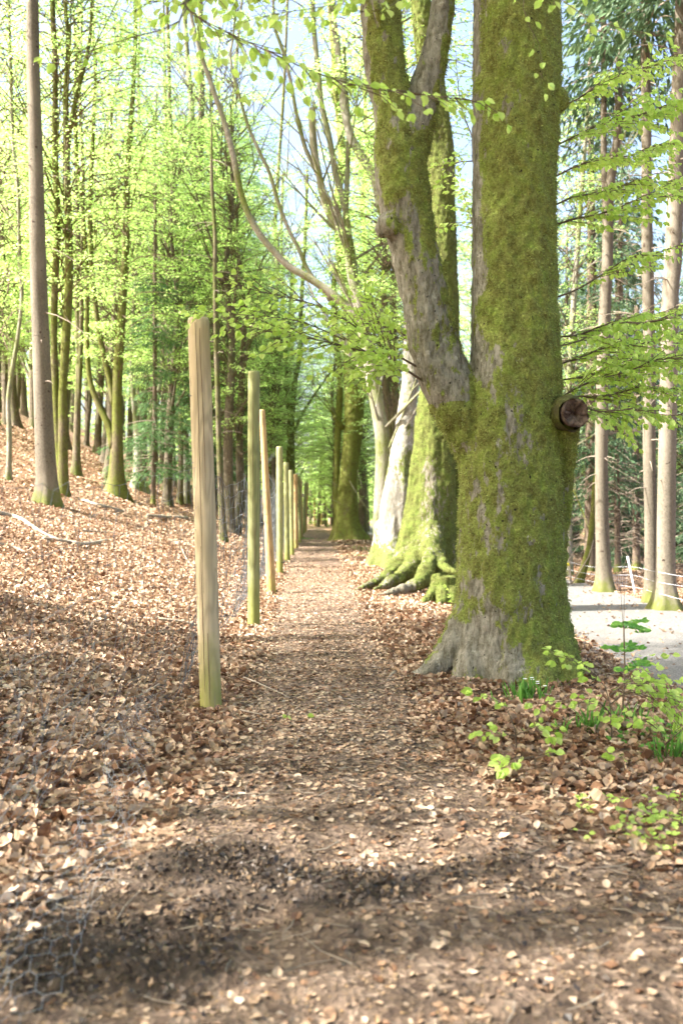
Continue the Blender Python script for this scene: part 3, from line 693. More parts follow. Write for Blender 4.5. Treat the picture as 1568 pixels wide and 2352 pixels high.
def spruce_crown_mesh(name, seed, z0, z1, R0, R1, nbr, material, strips=46, sl=.20, sw=.10, droop=.5, bare=0, gap=.0):
    r = np.random.default_rng(seed); g = Geo()
    for k in range(nbr):
        t = r.random(); z = z0+(z1-z0)*t; L = (R0+(R1-R0)*t)*r.uniform(.7, 1.1); az = r.random()*2*np.pi
        d = np.array([math.cos(az), math.sin(az), 0]); lt = np.array([-math.sin(az), math.cos(az), 0])
        q = np.linspace(0, 1, 7)[:, None]; c = np.array([0, 0, z])+d*L*q+np.array([0, 0, 1])*(.12*L*q-droop*L*q**2+.25*droop*L*q**3)
        tube(g, c, np.linspace(.022, .005, 7), 3, mat=1, smooth=False, capend=False)
        n = int(strips*L); qq = gap+(1-gap)*r.random(n); w = (r.random(n)*2-1)*.34*L*(1-.75*qq)
        p = np.array([0, 0, z])+d*(L*qq)[:, None]+lt*w[:, None]+np.array([0, 0, 1])*(.12*L*qq-droop*L*qq**2+.25*droop*L*qq**3-np.abs(w)*.35-r.random(n)*.18)[:, None]
        dd = d*.55+lt*np.sign(w)[:, None]*.5+np.array([0, 0, -1])*r.uniform(.1, 1.2, n)[:, None]+r.normal(0, .25, (n, 3))
        nr = np.stack([r.normal(0, .7, n), r.normal(0, .7, n), np.ones(n)*.7], 1)
        place_leaves(g, p, dd, nr, r.uniform(.6, 1.3, n)*sl, 0, False, None, 0, None, sw/sl*2)
    for k in range(bare):
        z = r.uniform(.8, z0+1.5); L = r.uniform(.5, 1.9); az = r.random()*2*np.pi; d = np.array([math.cos(az), math.sin(az), 0])
        q = np.linspace(0, 1, 6)[:, None]; c = np.array([0, 0, z])+d*L*q+np.array([0, 0, 1])*(.1*L*q-.3*L*q**2)
        tube(g, c, np.linspace(.016, .004, 6), 3, mat=1, smooth=False, capend=False)
        for j in range(3):
            st = c[r.integers(2, 6)]; d2 = d*.6+np.array([-d[1], d[0], 0])*r.choice([-1, 1])*.8+np.array([0, 0, r.uniform(-.6, .1)])
            tube(g, [st, st+d2*.25*L, st+d2*.45*L+np.array([0, 0, -.05])], [.008, .005, .003], 3, mat=1, smooth=False, capend=False)
    return g.mesh(name, [material, M['dead_limb']], smooth=False)
GREEN_SPRUCE = [spruce_crown_mesh("crown", 401, 1.5, 10.5, 2.4, 1.6, 200, M['spruce_leaf'], 110, .17, .028, .5), spruce_crown_mesh("crown", 402, 1.0, 8.5, 1.9, .9, 90, M['spruce_leaf'], 80, .16, .028, .5)]
DARK_SPRUCE = [spruce_crown_mesh("crown", 411+i, [3.0, 2.0][i], 17, 2.2, 1.0, 85, M['dark_spruce_leaf'], 42, .22, .05, .55, bare=40) for i in range(2)]
YOUNG_SPRUCE = [spruce_crown_mesh("crown", 421, .4, 7.5, 1.7, .3, 110, M['dark_spruce_leaf'], 80, .20, .045, .5)]
HIGH_SPRUCE = [spruce_crown_mesh("crown", 431, 7.5, 18, 2.2, .9, 70, M['dark_spruce_leaf'], 50, .24, .06, .55, bare=0), ]

# ------------------------------------------------------------------ traced individual trees
def tree(name, label, cat, stems, material, Y=None, crown=None, scale=1.0, ext=6.0, seg=12, rough=.07, branches=0, group=None, flare=1.5, bare=0, bdir=None, zr=None, czo=0.0, rootn=5):
    """stems: lists of (u, v, width); the first stem starts at the foot"""
    b = stems[0][0]
    if Y is None: Y = hit(b[0], b[1])
    base = P(b[0], b[1], Y); base[2] = h1(base[0], Y)
    R = random.Random(int(b[0]*7+b[1]))
    t = thing(name, label, cat, tuple(base), group)
    g = Geo(); paths = []
    for k, st in enumerate(stems):
        pts, rad = PX(st, Y)
        dy = R.uniform(-.4, .4) if k else 0
        for i in range(len(pts)): pts[i, 1] += dy*i/len(pts)
        if st[-1][1] < 60 and ext > 0:      # continues above the frame
            d = pts[-1]-pts[-2]; d /= np.linalg.norm(d); d = d*.6+np.array([0, 0, .6])
            pts = np.vstack([pts, pts[-1]+d*ext*.5, pts[-1]+d*ext]); rad = np.append(rad, [rad[-1]*.7, rad[-1]*.3])
        elif k or st[-1][1] >= 60: rad = rad.copy()
        if k == 0:
            pts = np.vstack([[pts[0, 0], pts[0, 1], base[2]-.3], pts]); rad = np.append(rad[0]*1.05, rad)
        f = None
        if k == 0 and flare > 1:
            w = R.random()*6; z0_ = base[2]; r0_ = rad[1]
            f = (lambda th, z, w=w, z0_=z0_, r0_=r0_: 1+(flare-1)*np.exp(-np.clip(z-z0_, -.2, 9)/(r0_*1.1+.05))*(.5+.5*np.cos(th*rootn+w))*1.0+.02*np.cos(3*th+w+z))
        c, r_ = tube(g, pts-base, rad, seg if k == 0 else max(6, seg-4), .15, rough=rough, seed=R.randint(0, 99), flute=(None if f is None else (lambda th, z, f=f, bz=base[2]: f(th, z+bz))))
        paths.append((c, r_))
    for k in range(int(branches*1.8)):
        c, r_ = paths[R.randrange(len(paths))] if R.random() < .5 else paths[0]
        i = R.randrange(int(len(c)*.25), len(c)-1); az = R.random()*6.28; el = R.uniform(.35, 1.3); L = R.uniform(1.2, 3.6)
        d = np.array([math.cos(az)*.7, math.sin(az)*.7, el]); d /= np.linalg.norm(d)
        q = np.linspace(0, 1, 6)[:, None]
        cc = c[i]+d*L*q+np.array([R.uniform(-.3, .3), R.uniform(-.3, .3), R.uniform(-.1, .5)])*q**2
        r1 = min(r_[i]*.38, .04)
        tube(g, cc, np.linspace(r1, .006, 6), 5, smooth=False, capend=False)
        for j in range(3):
            m_ = R.randrange(2, 5); d2 = d+np.array([R.uniform(-.8, .8), R.uniform(-.8, .8), R.uniform(-.2, .5)]); d2 /= np.linalg.norm(d2)
            tube(g, [cc[m_], cc[m_]+d2*L*.25, cc[m_]+d2*L*.5+np.array([0, 0, .05])], [r1*.4, r1*.25, .004], 4, smooth=False, capend=False)
    link("trunk", g.mesh("trunk", [material]), t)
    if bare:      # dead side twigs of a spruce
        g = Geo(); c, r_ = paths[0]
        for k in range(bare):
            i = R.randrange(int(len(c)*.12), len(c)-1); az = R.random()*6.28; L = R.uniform(.12, 1.5)*R.random()+.1
            d = np.array([math.cos(az), math.sin(az), R.uniform(-.25, .35)])
            q = np.linspace(0, 1, 5)[:, None]; cc = c[i]+d*(r_[i]*.8)+d*L*q+np.array([0, 0, -.35*L])*q**2
            tube(g, cc, np.linspace(.012, .003, 5), 4, smooth=False, capend=False)
        link("dead_twigs", g.mesh("dead_twigs", [M['dead_limb']]), t)
    if crown is not None:
        for j, (cm, sx, sz, oz) in enumerate(crown):
            cr = link("crown", cm, t); cr.location = (0, 0, oz); cr.scale = (sx, sx, sz); cr.rotation_euler = (0, 0, R.random()*6.28)
    return t
TB, PB, BB = M['thin_beech'], M['pale_bark'], M['brown_beech']
C = CROWNS
# left slope
tree("spruce_tree", "tall straight pinkish spruce trunk standing at the far left of the leafy slope", "tree",
     [[(108, 1160, 60), (108, 1100, 47), (103, 1000, 44), (99, 900, 41), (95, 800, 39), (88, 600, 36), (84, 400, 33), (78, 200, 30), (75, 0, 28)]], M['spruce_bark'], seg=20, rough=.03, bare=46, ext=7, crown=[(HIGH_SPRUCE[0], 1, .8, 6)], flare=1.35)
tree("beech_tree", "mossy multi-stemmed beech just right of the pinkish spruce", "tree",
     [[(146, 1141, 26), (145, 1060, 24), (145, 960, 22), (146, 879, 20), (157, 697, 20), (159, 600, 20), (156, 457, 17), (153, 330, 15), (152, 200, 12), (158, 90, 10), (150, 0, 9)],
      [(150, 1120, 20), (136, 1050, 17), (128, 930, 17), (123, 780, 16), (124, 660, 17), (130, 520, 17), (125, 400, 15), (123, 281, 14), (123, 140, 13), (116, 0, 12)],
      [(156, 457, 12), (158, 340, 11), (172, 250, 11), (183, 211, 10), (200, 150, 9), (212, 90, 7), (216, 0, 6)]], BB, branches=14, crown=[(C[0], .9, 1, 1.5)])
tree("beech_tree", "thin crooked beech at the left edge of the slope", "tree",
     [[(20, 1103, 15), (22, 1040, 12), (22, 988, 11), (20, 916, 10), (30, 843, 10), (42, 770, 9), (51, 679, 9), (46, 600, 9), (42, 440, 8), (30, 316, 8), (25, 140, 7), (21, 0, 6)]], PB, branches=10, crown=[(C[1], .8, 1, 1)])
tree("beech_tree", "grey-green twin beech on the slope behind the pinkish spruce", "tree",
     [[(175, 1094, 24), (177, 1010, 17), (179, 916, 15), (182, 806, 14), (178, 697, 12), (180, 551, 11), (176, 400, 9), (176, 240, 8), (180, 100, 7), (180, 0, 6)],
      [(179, 960, 13), (186, 840, 11), (190, 720, 11), (192, 600, 9), (196, 420, 8), (190, 240, 7), (196, 0, 5)]], TB, branches=8, crown=[(C[2], .8, 1, 1.5)])
tree("beech_tree", "beech forking low into three curved stems on the slope", "tree",
     [[(268, 1142, 44), (268, 1090, 34), (268, 1040, 30), (270, 988, 26), (270, 879, 22), (277, 770, 21), (286, 624, 18), (290, 520, 16), (292, 422, 14), (300, 300, 12), (308, 180, 10), (312, 60, 9), (310, 0, 8)],
      [(262, 1030, 22), (252, 985, 18), (236, 950, 16), (221, 920, 14), (204, 861, 12), (199, 770, 11), (198, 624, 10), (190, 500, 9), (170, 300, 8), (172, 100, 6), (165, 0, 5)],
      [(262, 930, 15), (252, 870, 13), (238, 810, 12), (226, 740, 12), (215, 640, 11), (211, 551, 12), (211, 470, 11), (216, 351, 10), (224, 175, 8), (218, 70, 7), (220, 0, 6)]], BB, branches=14, crown=[(C[3], .9, 1.1, 2)], flare=1.9)
tree("beech_tree", "pale mossy beech with splayed foot and antler-like fork on the slope", "tree",
     [[(320, 1130, 36), (320, 1090, 28), (320, 1045, 27), (320, 1010, 24), (312, 960, 14), (306, 900, 12), (302, 830, 10), (306, 740, 9), (315, 600, 8), (322, 400, 7), (318, 200, 6), (322, 0, 5)],
      [(322, 1010, 18), (338, 975, 12), (352, 930, 10), (365, 885, 9), (372, 800, 8), (368, 640, 7), (352, 480, 6), (356, 200, 5)]], PB, branches=8, crown=[(C[0], .8, 1, 2.5)], flare=2.2)
tree("beech_tree", "beech with a bent hook-shaped foot behind the wire netting", "tree",
     [[(376, 1130, 18), (384, 1112, 17), (394, 1085, 14), (397, 1040, 12), (395, 988, 11), (394, 879, 10), (388, 760, 9), (392, 600, 8), (386, 420, 8), (380, 200, 6), (376, 0, 5)]], TB, branches=8, crown=[(C[1], .8, 1, 2)])
tree("beech_tree", "straight grey beech, left of the pair behind the tall pale post", "tree",
     [[(413, 1158, 17), (415, 1090, 13), (416, 1025, 12), (415, 879, 12), (412, 697, 13), (406, 520, 13), (400, 400, 12), (394, 316, 11), (390, 246, 10), (388, 120, 9), (384, 0, 8)]], TB, branches=8, crown=[(C[2], .7, 1, 2.5)])
tree("beech_tree", "sunlit grey beech, right of the pair behind the tall pale post", "tree",
     [[(430, 1157, 20), (428, 1080, 16), (426, 1000, 14), (420, 940, 14), (423, 879, 13), (432, 760, 15), (440, 640, 15), (452, 500, 15), (448, 400, 15), (440, 246, 13), (431, 130, 11), (423, 0, 10)]], PB, branches=8, crown=[(C[3], .7, 1, 3)])
tree("spruce_tree", "green hanging spruce with wispy drooping boughs behind the tallest post", "tree",
     [[(468, 1178, 22), (466, 1080, 19), (464, 960, 18), (460, 800, 18), (456, 600, 17), (457, 422, 16), (463, 246, 15), (461, 100, 13), (460, 0, 12)]], M['dark_spruce_bark'], branches=0, crown=[(GREEN_SPRUCE[0], 1.0, 1.0, 0)])
tree("spruce_tree", "smaller green spruce with feathery boughs left of the hanging spruce", "tree",
     [[(352, 1160, 12), (354, 1040, 10), (356, 900, 10), (356, 700, 9), (357, 500, 8), (358, 420, 5)]], M['dark_spruce_bark'], ext=0, crown=[(GREEN_SPRUCE[1], .85, .8, 0.2)])
tree("dead_tree", "thin dead snag with a broken top close behind the tallest post", "tree",
     [[(514, 1246, 20), (510, 1180, 15), (506, 1098, 14), (503, 1020, 13), (500, 900, 12), (496, 770, 11), (494, 640, 10), (494, 540, 9), (487, 430, 8), (486, 340, 6), (487, 275, 3)]], TB, ext=0, branches=0, bare=36, crown=None)
tree("beech_tree", "dark slim beech between the snag and the second fence post", "tree",
     [[(530, 1120, 12), (528, 1000, 10), (532, 860, 9), (526, 720, 9), (520, 560, 8), (528, 400, 8), (536, 220, 7), (550, 60, 6), (556, 0, 5)]], TB, branches=10, crown=[(C[1], .8, 1, 2)])
tree("beech_tree", "slim beech leaning right behind the orange leaning post", "tree",
     [[(618, 1190, 13), (621, 1080, 12), (622, 980, 11), (625, 880, 11), (628, 760, 11), (636, 640, 10), (632, 520, 9), (640, 380, 8), (652, 200, 7), (660, 0, 6)]], BB, branches=9, crown=[(C[2], .8, 1, 2.5)])
tree("beech_tree", "pair of thin stems beside the fourth fence post", "tree",
     [[(632, 1190, 11), (636, 1080, 10), (640, 960, 9), (644, 840, 8), (650, 700, 8), (646, 540, 7), (650, 400, 6)],
      [(640, 960, 7), (652, 880, 6), (668, 800, 5), (676, 700, 5)]], TB, branches=8, crown=[(C[0], .7, .9, 2)])
tree("beech_tree", "beech with a wide open fork deep in the wood above the fence row", "tree",
     [[(668, 1180, 26), (668, 1100, 19), (668, 1000, 17), (670, 940, 16), (678, 870, 12), (690, 810, 10), (692, 700, 9), (700, 560, 8), (706, 400, 7)],
      [(668, 960, 12), (660, 900, 10), (658, 820, 8), (664, 740, 7), (672, 620, 6)], [(672, 1000, 8), (700, 940, 6), (740, 880, 5), (762, 850, 4)]], BB, Y=48, branches=8, crown=[(C[3], 1, 1.1, 3)])

# old brown beech beside the path, seen beyond the leaning one
tree("old_beech_tree", "stout brown mossy beech with root feet, beyond the leaning beech on the path edge", "tree",
     [[(799, 1242, 84), (797, 1222, 66), (796, 1190, 52), (797, 1150, 50), (799, 1110, 46), (804, 1056, 41), (810, 1000, 42), (812, 950, 43), (812, 900, 41), (806, 860, 36), (803, 800, 31), (808, 750, 27), (800, 690, 24), (785, 620, 21), (778, 540, 20), (775, 460, 19), (784, 380, 18), (782, 300, 17), (772, 215, 16), (766, 100, 14), (758, 0, 13)],
      [(778, 1190, 22), (773, 1145, 17), (773, 1082, 15), (775, 1004, 16), (779, 926, 16), (781, 870, 15), (776, 820, 14), (771, 780, 13), (766, 700, 11), (770, 600, 10)],
      [(787, 985, 14), (778, 970, 11), (768, 957, 9)],
      [(812, 960, 22), (832, 900, 16), (829, 820, 15), (832, 740, 13), (840, 660, 12), (838, 560, 12), (832, 470, 11), (843, 360, 9), (838, 240, 8), (845, 100, 7)]], M['stout_bark'], Y=41, seg=26, rough=.10, branches=22, crown=[(C[1], .9, 1, 8)], flare=1.35, rootn=6)

# twin-stem pale beech on the right edge of the path
tw = tree("leaning_beech_tree", "pale sunlit beech leaning left over the path with a mossy swollen twin stem", "tree",
     [[(880, 1300, 50), (876, 1262, 34), (872, 1230, 31), (872, 1180, 31), (876, 1120, 33), (879, 1060, 34), (876, 990, 34), (866, 930, 33), (856, 870, 33), (848, 820, 32), (838, 770, 30), (828, 720, 29), (818, 670, 28), (808, 620, 27), (800, 560, 25), (788, 530, 23)],
      [(800, 560, 24), (783, 530, 21), (760, 500, 19), (742, 455, 17), (733, 410, 15), (722, 360, 15), (718, 310, 16), (718, 262, 16)],
      [(806, 590, 20), (800, 540, 17), (794, 490, 15), (783, 440, 14), (770, 400, 14), (764, 360, 13), (752, 300, 13), (738, 240, 12), (730, 160, 12), (722, 80, 11), (718, 0, 10)],
      [(806, 580, 14), (794, 525, 13), (795, 460, 12), (798, 380, 12), (800, 290, 11), (795, 200, 8), (790, 100, 7)],
      [(826, 740, 24), (790, 700, 21), (755, 670, 19), (710, 640, 18), (663, 613, 16), (630, 580, 15), (600, 545, 15), (576, 505, 14), (560, 465, 14), (550, 430, 15), (540, 375, 14), (530, 332, 14), (515, 280, 12), (499, 234, 12), (482, 185, 11), (468, 144, 10), (450, 80, 9), (440, 0, 8)],
      [(733, 410, 12), (720, 380, 11), (702, 344, 10), (690, 300, 10), (679, 254, 9), (668, 190, 8), (650, 120, 8), (632, 66, 7), (628, 0, 6)],
      [(760, 690, 11), (710, 625, 10), (685, 570, 10), (663, 527, 9), (640, 469, 9), (620, 400, 8), (597, 351, 8), (570, 290, 7), (554, 234, 7), (530, 137, 6), (540, 40, 5)],
      [(940, 1290, 0.1), (939, 1289, .1)]],
     PB, Y=21.5, seg=22, rough=.06, branches=18, crown=[(C[0], .9, 1, 5.5), (LOWCROWNS[0], .55, .7, 5.0), (C[2], .9, .8, 6.5)], flare=1.5)
# the second, swollen stem with its branch, remeshed feet
TY = 21.5; O = np.array(tw.location); g = Geo()
pts, rad = PX([(948, 560, 30), (944, 700, 33), (942, 850, 37), (938, 900, 39), (931, 980, 46), (921, 1060, 58), (910, 1130, 70), (905, 1200, 72), (903, 1260, 78), (900, 1310, 96)], TY-.15)
tube(g, pts-O, rad, 26, .15, rough=.08, seed=3)
pts, rad = PX([(930, 640, 24), (906, 560, 22), (884, 505, 22), (872, 470, 22), (866, 430, 21), (852, 390, 21), (838, 372, 21), (818, 340, 18), (800, 300, 18), (790, 240, 20), (782, 170, 19), (772, 90, 16), (762, 0, 15), (750, -200, 12)], TY-.1)
tube(g, pts-O, rad, 16, .15, rough=.07, seed=3)
for pl in ([(880, 1200, 30), (868, 1262, 34), (852, 1300, 26, -.3), (832, 1325, 14, -.6)], [(905, 1220, 40), (896, 1290, 40, -.6), (890, 1330, 24, -1)], [(925, 1230, 34), (935, 1300, 36, -.5), (945, 1340, 24, -.9)], [(878, 1260, 36), (876, 1310, 34, -.4), (868, 1330, 20, -.7)]):
    pts, rad = PX(pl, TY-.15); tube(g, pts-O, rad, 12, .1, rough=.08, seed=5)
m2, V, NN = remeshed(g, .03, 6)
def mf_tw(V, NN):
    z = V[:, 2]+O[2]; m = .30+.45*fbm(V*np.array([1.8, 1.8, .9]), 61, 4)+.75*np.exp(-np.clip(z, 0, 9)/.35)
    return np.clip(m, 0, 1)
M['twin_bark'] = bark("sunlit_beech_bark", (.36, .34, .29), (.22, .20, .14), (.14, .155, .05), .4, True, True)
hero_finish(m2, V, NN, M['twin_bark'], 14, .02, mf_tw, .015); m2.name = "trunk"; link("trunk", m2, tw, (0, 0, 0))

# thick mossy beech with sprawling roots
MY = 16.3
mb = thing("mossy_rooted_beech_tree", "thick mossy beech with sprawling roots behind the huge forked beech", "tree", (P(985, 1300, MY)[0], MY, 0)); O2 = np.array(mb.location); g = Geo()
pts, rad = PX([(940, -300, 32), (955, -100, 36), (965, 0, 44), (978, 100, 50), (992, 200, 58), (1006, 320, 64), (1012, 450, 68), (1011, 600, 74), (1010, 750, 80), (1007, 860, 86), (1002, 950, 92), (995, 1040, 100), (990, 1130, 108), (985, 1210, 122), (980, 1290, 140), (978, 1340, 150)], MY)
tube(g, pts-O2, rad, 36, .15, rough=.07, seed=9)
pts, rad = PX([(1030, 700, 30), (1042, 850, 38), (1046, 1000, 44), (1048, 1200, 52), (1050, 1340, 60)], MY+.5)
tube(g, pts-O2, rad, 16, .15, rough=.06, seed=10)
for pl in ([(950, 1200, 50), (930, 1272, 46, -.3), (900, 1312, 32, -.7), (868, 1334, 22, -1.0), (832, 1350, 12, -1.3), (810, 1358, 5, -1.4)],
           [(965, 1230, 56), (950, 1292, 46, -.7), (925, 1322, 34, -1.1), (890, 1340, 20, -1.5), (860, 1354, 10, -1.8)],
           [(985, 1200, 60), (990, 1270, 44, -.8), (978, 1312, 34, -1.3), (958, 1340, 28, -1.7), (925, 1354, 20, -2.0), (890, 1362, 15, -2.2), (866, 1368, 7, -2.3)],
           [(1000, 1240, 40), (1010, 1290, 26, -1.0), (1030, 1308, 18, -1.4), (1060, 1318, 14, -1.6)],
           [(980, 1270, 50, .3), (1000, 1320, 40, .9)], [(950, 1290, 40, .3), (930, 1320, 30, .9)]):
    pts, rad = PX(pl, MY-.1); tube(g, pts-O2, rad, 12, .1, rough=.10, seed=int(pl[0][0]))
m2, V, NN = remeshed(g, .024, 7)
def mf_m(V, NN):
    u = 784+(V[:, 0]+O2[0])/MY*FPX
    return np.clip(.80+.40*fbm(V*np.array([1.8, 1.8, .8]), 71, 4)-.25*sstep(.2, .9, -V[:, 1]-1.2), 0, 1)
M['rooted_bark'] = bark("rooted_beech_bark", (.26, .235, .18), (.13, .11, .07), (.115, .13, .035), .4, True, True)
V, NN, ms = hero_finish(m2, V, NN, M['rooted_bark'], 15, .03, mf_m, .018); m2.name = "trunk"; link("trunk", m2, mb)
moss_tufts("moss", V+O2, NN, ms, mb, 22000, .03, M['deep_moss'], O2, 1, .6)
cr = link("crown", BIGCROWN[1], mb, (0, 0, 3)); cr.scale = (.8, .8, 1)

# mossy stump
SY = 13.4; st = thing("tree_stump", "low moss-covered stump with root toes at the foot of the rooted beech", "stump", (P(1015, 1380, SY)[0], SY, 0)); O3 = np.array(st.location); g = Geo()
pts, rad = PX([(1018, 1400, 84), (1018, 1372, 70), (1018, 1345, 62), (1018, 1324, 58)], SY); tube(g, pts-O3, rad, 20, .05, rough=.10, seed=3)
for pl in ([(1000, 1350, 30), (985, 1372, 22, -.2), (970, 1386, 12, -.3)], [(1015, 1350, 34), (1015, 1380, 26, -.35), (1000, 1396, 14, -.5)], [(1035, 1350, 30), (1040, 1385, 24, -.3), (1042, 1402, 14, -.4)], [(998, 1330, 26), (1012, 1318, 10)]):
    pts, rad = PX(pl, SY-.05); tube(g, pts-O3, rad, 10, .05, rough=.1, seed=2)
m2, V, NN = remeshed(g, .014, 4)
V, NN, ms = hero_finish(m2, V, NN, M['rooted_bark'], 19, .01, lambda V, NN: np.clip(.85+.3*fbm(V*5, 5, 3), 0, 1), .012); m2.name = "wood"; link("wood", m2, st)
moss_tufts("moss", V+O3, NN, ms, st, 4000, .022, M['deep_moss'], O3, 1, .6)

# right side spruces beyond the gravel road
SB, GB, DB = M['spruce_bark'], M['grey_spruce_bark'], M['dark_spruce_bark']
tree("spruce_tree", "brown spruce that splits into two stems, standing alone beyond the gravel road", "tree",
     [[(1388, 1362, 46), (1386, 1325, 36), (1383, 1250, 31), (1381, 1182, 30), (1380, 1012, 29), (1385, 809, 28), (1390, 674, 27), (1394, 600, 26), (1396, 457, 25), (1405, 390, 20), (1417, 300, 18), (1421, 150, 17), (1427, 0, 16)],
      [(1394, 520, 17), (1389, 420, 15), (1388, 300, 14), (1389, 88, 13), (1390, 0, 12)]], SB, seg=18, rough=.03, bare=110, ext=6, crown=[(HIGH_SPRUCE[0], .8, .9, 3.5)], flare=1.4)
tree("spruce_tree", "slim spruce standing close behind the thick grey one at the road edge", "tree",
     [[(1494, 1380, 36), (1494, 1317, 30), (1493, 1182, 28), (1490, 1012, 28), (1490, 809, 27), (1487, 674, 27), (1484, 500, 25), (1484, 422, 24), (1483, 246, 22), (1479, 0, 19)]], SB, seg=18, rough=.03, bare=90, ext=6, Y=18.0, crown=[(HIGH_SPRUCE[0], .8, .9, 3.5)])
tree("spruce_tree", "thick grey spruce with bark scar near the foot, rightmost beyond the road", "tree",
     [[(1528, 1404, 66), (1528, 1350, 46), (1528, 1249, 43), (1530, 1080, 41), (1534, 877, 39), (1539, 674, 38), (1545, 598, 38), (1553, 352, 36), (1560, 176, 34), (1566, 0, 31)]], GB, seg=20, rough=.04, bare=90, ext=6, crown=[(HIGH_SPRUCE[0], .9, .9, 3.5)], flare=1.5)
tree("leaning_tree", "mossy young trunk leaning right against the lone brown spruce", "tree",
     [[(1328, 1342, 22), (1340, 1305, 18), (1352, 1255, 14), (1360, 1190, 12), (1364, 1120, 10), (1372, 1050, 9), (1378, 960, 7), (1380, 880, 4)]], BB, ext=0, branches=3)
tree("spruce_tree", "dark thin spruce between the lone brown spruce and the white stake", "tree",
     [[(1418, 1325, 18), (1417, 1250, 14), (1415, 1100, 13), (1416, 900, 12), (1420, 700, 11), (1424, 500, 10)]], DB, Y=27, ext=0, bare=30, crown=[(DARK_SPRUCE[0], .8, .8, 0)])
tree("spruce_tree", "dark spruce just right of the white leaning stake", "tree",
     [[(1460, 1325, 20), (1460, 1250, 16), (1459, 1100, 15), (1460, 900, 14), (1462, 700, 12)]], DB, Y=29, ext=0, bare=30, crown=[(DARK_SPRUCE[1], .8, .8, 0)])
tree("birch_tree", "pale blotchy slender trunk with hanging twigs right beside the huge mossy beech", "tree",
     [[(1306, 1290, 18), (1305, 1150, 15), (1304, 1020, 14), (1306, 880, 13), (1316, 700, 13), (1326, 560, 12), (1336, 420, 10), (1346, 280, 8), (1352, 150, 6)]], PB, Y=26, branches=10, ext=0, crown=[(C[1], .7, .8, 2)])

# ------------------------------------------------------------------ filler trees: one of each kind with parts, then copies
def proto_beech(seed, H_=14):
    R = random.Random(seed); g = Geo()
    n = 9; pts = [(0, 0, -.4)]; rad = [.19]; x = y = 0
    for i in range(1, n):
        x += R.uniform(-.22, .22); y += R.uniform(-.22, .22); pts.append((x, y, H_*i/(n-1))); rad.append(.17*(1-i/n)+.02)
    c, r_ = tube(g, pts, rad, 9, .4, rough=.06, seed=seed, flute=lambda th, z: 1+.8*np.exp(-np.clip(z, -.3, 9)/.22)*(.5+.5*np.cos(4*th)))
    for k in range(15):
        i = R.randrange(int(len(c)*.15), len(c)-3); az = R.random()*6.28; L = R.uniform(1.6, 4.2); d = np.array([math.cos(az)*.5, math.sin(az)*.5, R.uniform(.5, 1.2)]); d /= np.linalg.norm(d)
        q = np.linspace(0, 1, 6)[:, None]; cc = c[i]+d*L*q+np.array([0, 0, .4])*q**2
        tube(g, cc, np.linspace(min(.07, r_[i]*.5), .01, 6), 5, smooth=False, capend=False)
        for j in range(2):
            m_ = R.randrange(2, 5); d2 = d+np.array([R.uniform(-.7, .7), R.uniform(-.7, .7), R.uniform(0, .4)]); tube(g, [cc[m_], cc[m_]+d2*L*.25, cc[m_]+d2*L*.5], [.02, .013, .006], 4, smooth=False, capend=False)
    return g.mesh("trunk", [M['far_beech']])
def proto_spruce(seed, H_=18):
    g = Geo(); tube(g, [(0, 0, -.4), (0.05, 0, H_*.5), (0, .05, H_)], [.19, .13, .03], 10, .5, rough=.03, seed=seed)
    return g.mesh("trunk", [M['dark_spruce_bark']])
PBM = [proto_beech(500+i) for i in range(4)]; PSM = [proto_spruce(600)]
def filler(kind, label, group, x, y, tm, cms, s, rz, name=None):
    t = thing(name or ("beech_tree" if kind == 'b' else "spruce_tree"), label, "tree", (x, y, h1(x, y)-.02), group)
    t.rotation_euler = (0, 0, rz); t.scale = (s, s, s)
    link("trunk", tm, t)
    for cm, sx, oz in cms:
        c = link("crown", cm, t, (0, 0, oz)); c.scale = (sx, sx, 1); c.rotation_euler = (0, 0, rz*2.3)
    return t
RR = random.Random(11)
LAND = [(-9999, 0, "past the left edge of the view"), (0, 60, "by the thin crooked beech"), (60, 130, "behind the pinkish spruce"), (130, 235, "behind the grey-green twin beech"), (235, 300, "behind the three-stemmed forked beech"), (300, 370, "behind the pale splay-footed beech"), (370, 440, "behind the sunlit grey pair"), (440, 520, "behind the hanging green spruce"), (520, 600, "above the green second post"), (600, 665, "above the leaning orange post"), (665, 730, "above the small far posts"), (730, 790, "where the fence row ends"), (790, 860, "behind the stout brown beech"), (860, 960, "behind the leaning pale beech"), (960, 1290, "hidden by the huge mossy beech"), (1290, 1370, "beside the bare pale sapling"), (1370, 1410, "behind the lone brown spruce"), (1410, 1480, "above the white leaning stake"), (1480, 1515, "behind the slim roadside spruce"), (1515, 1568, "behind the thick grey spruce"), (1568, 9999, "past the right edge of the view")]
PENDING = []
def finish_labels():
    seen = {}
    for t, stem_, y, yr, s_, sr in PENDING:
        u = 784+t.location[0]/y*FPX; ph = next(p for a, b, p in LAND if a <= u < b)
        f = (y-yr[0])/(yr[1]-yr[0]); dp = "front" if f < .33 else "middle" if f < .66 else "rear"
        seen.setdefault((stem_, ph, dp), []).append((s_, u, t))
    for (stem_, ph, dp), L in seen.items():
        L.sort(key=lambda q: q[1])
        for k, (s_, u, t) in enumerate(L):
            q = "" if len(L) == 1 else (" leftmost" if k == 0 else " rightmost" if k == len(L)-1 else " second from left" if k == 1 else " third from left")
            if len((stem_+' '+ph+' '+dp+' rank'+q).replace(',', ' ').split()) > 15: q = q.replace(" from left", "")
            t["label"] = f"{stem_}, {dp} rank {ph}{','+q if q else ''}"
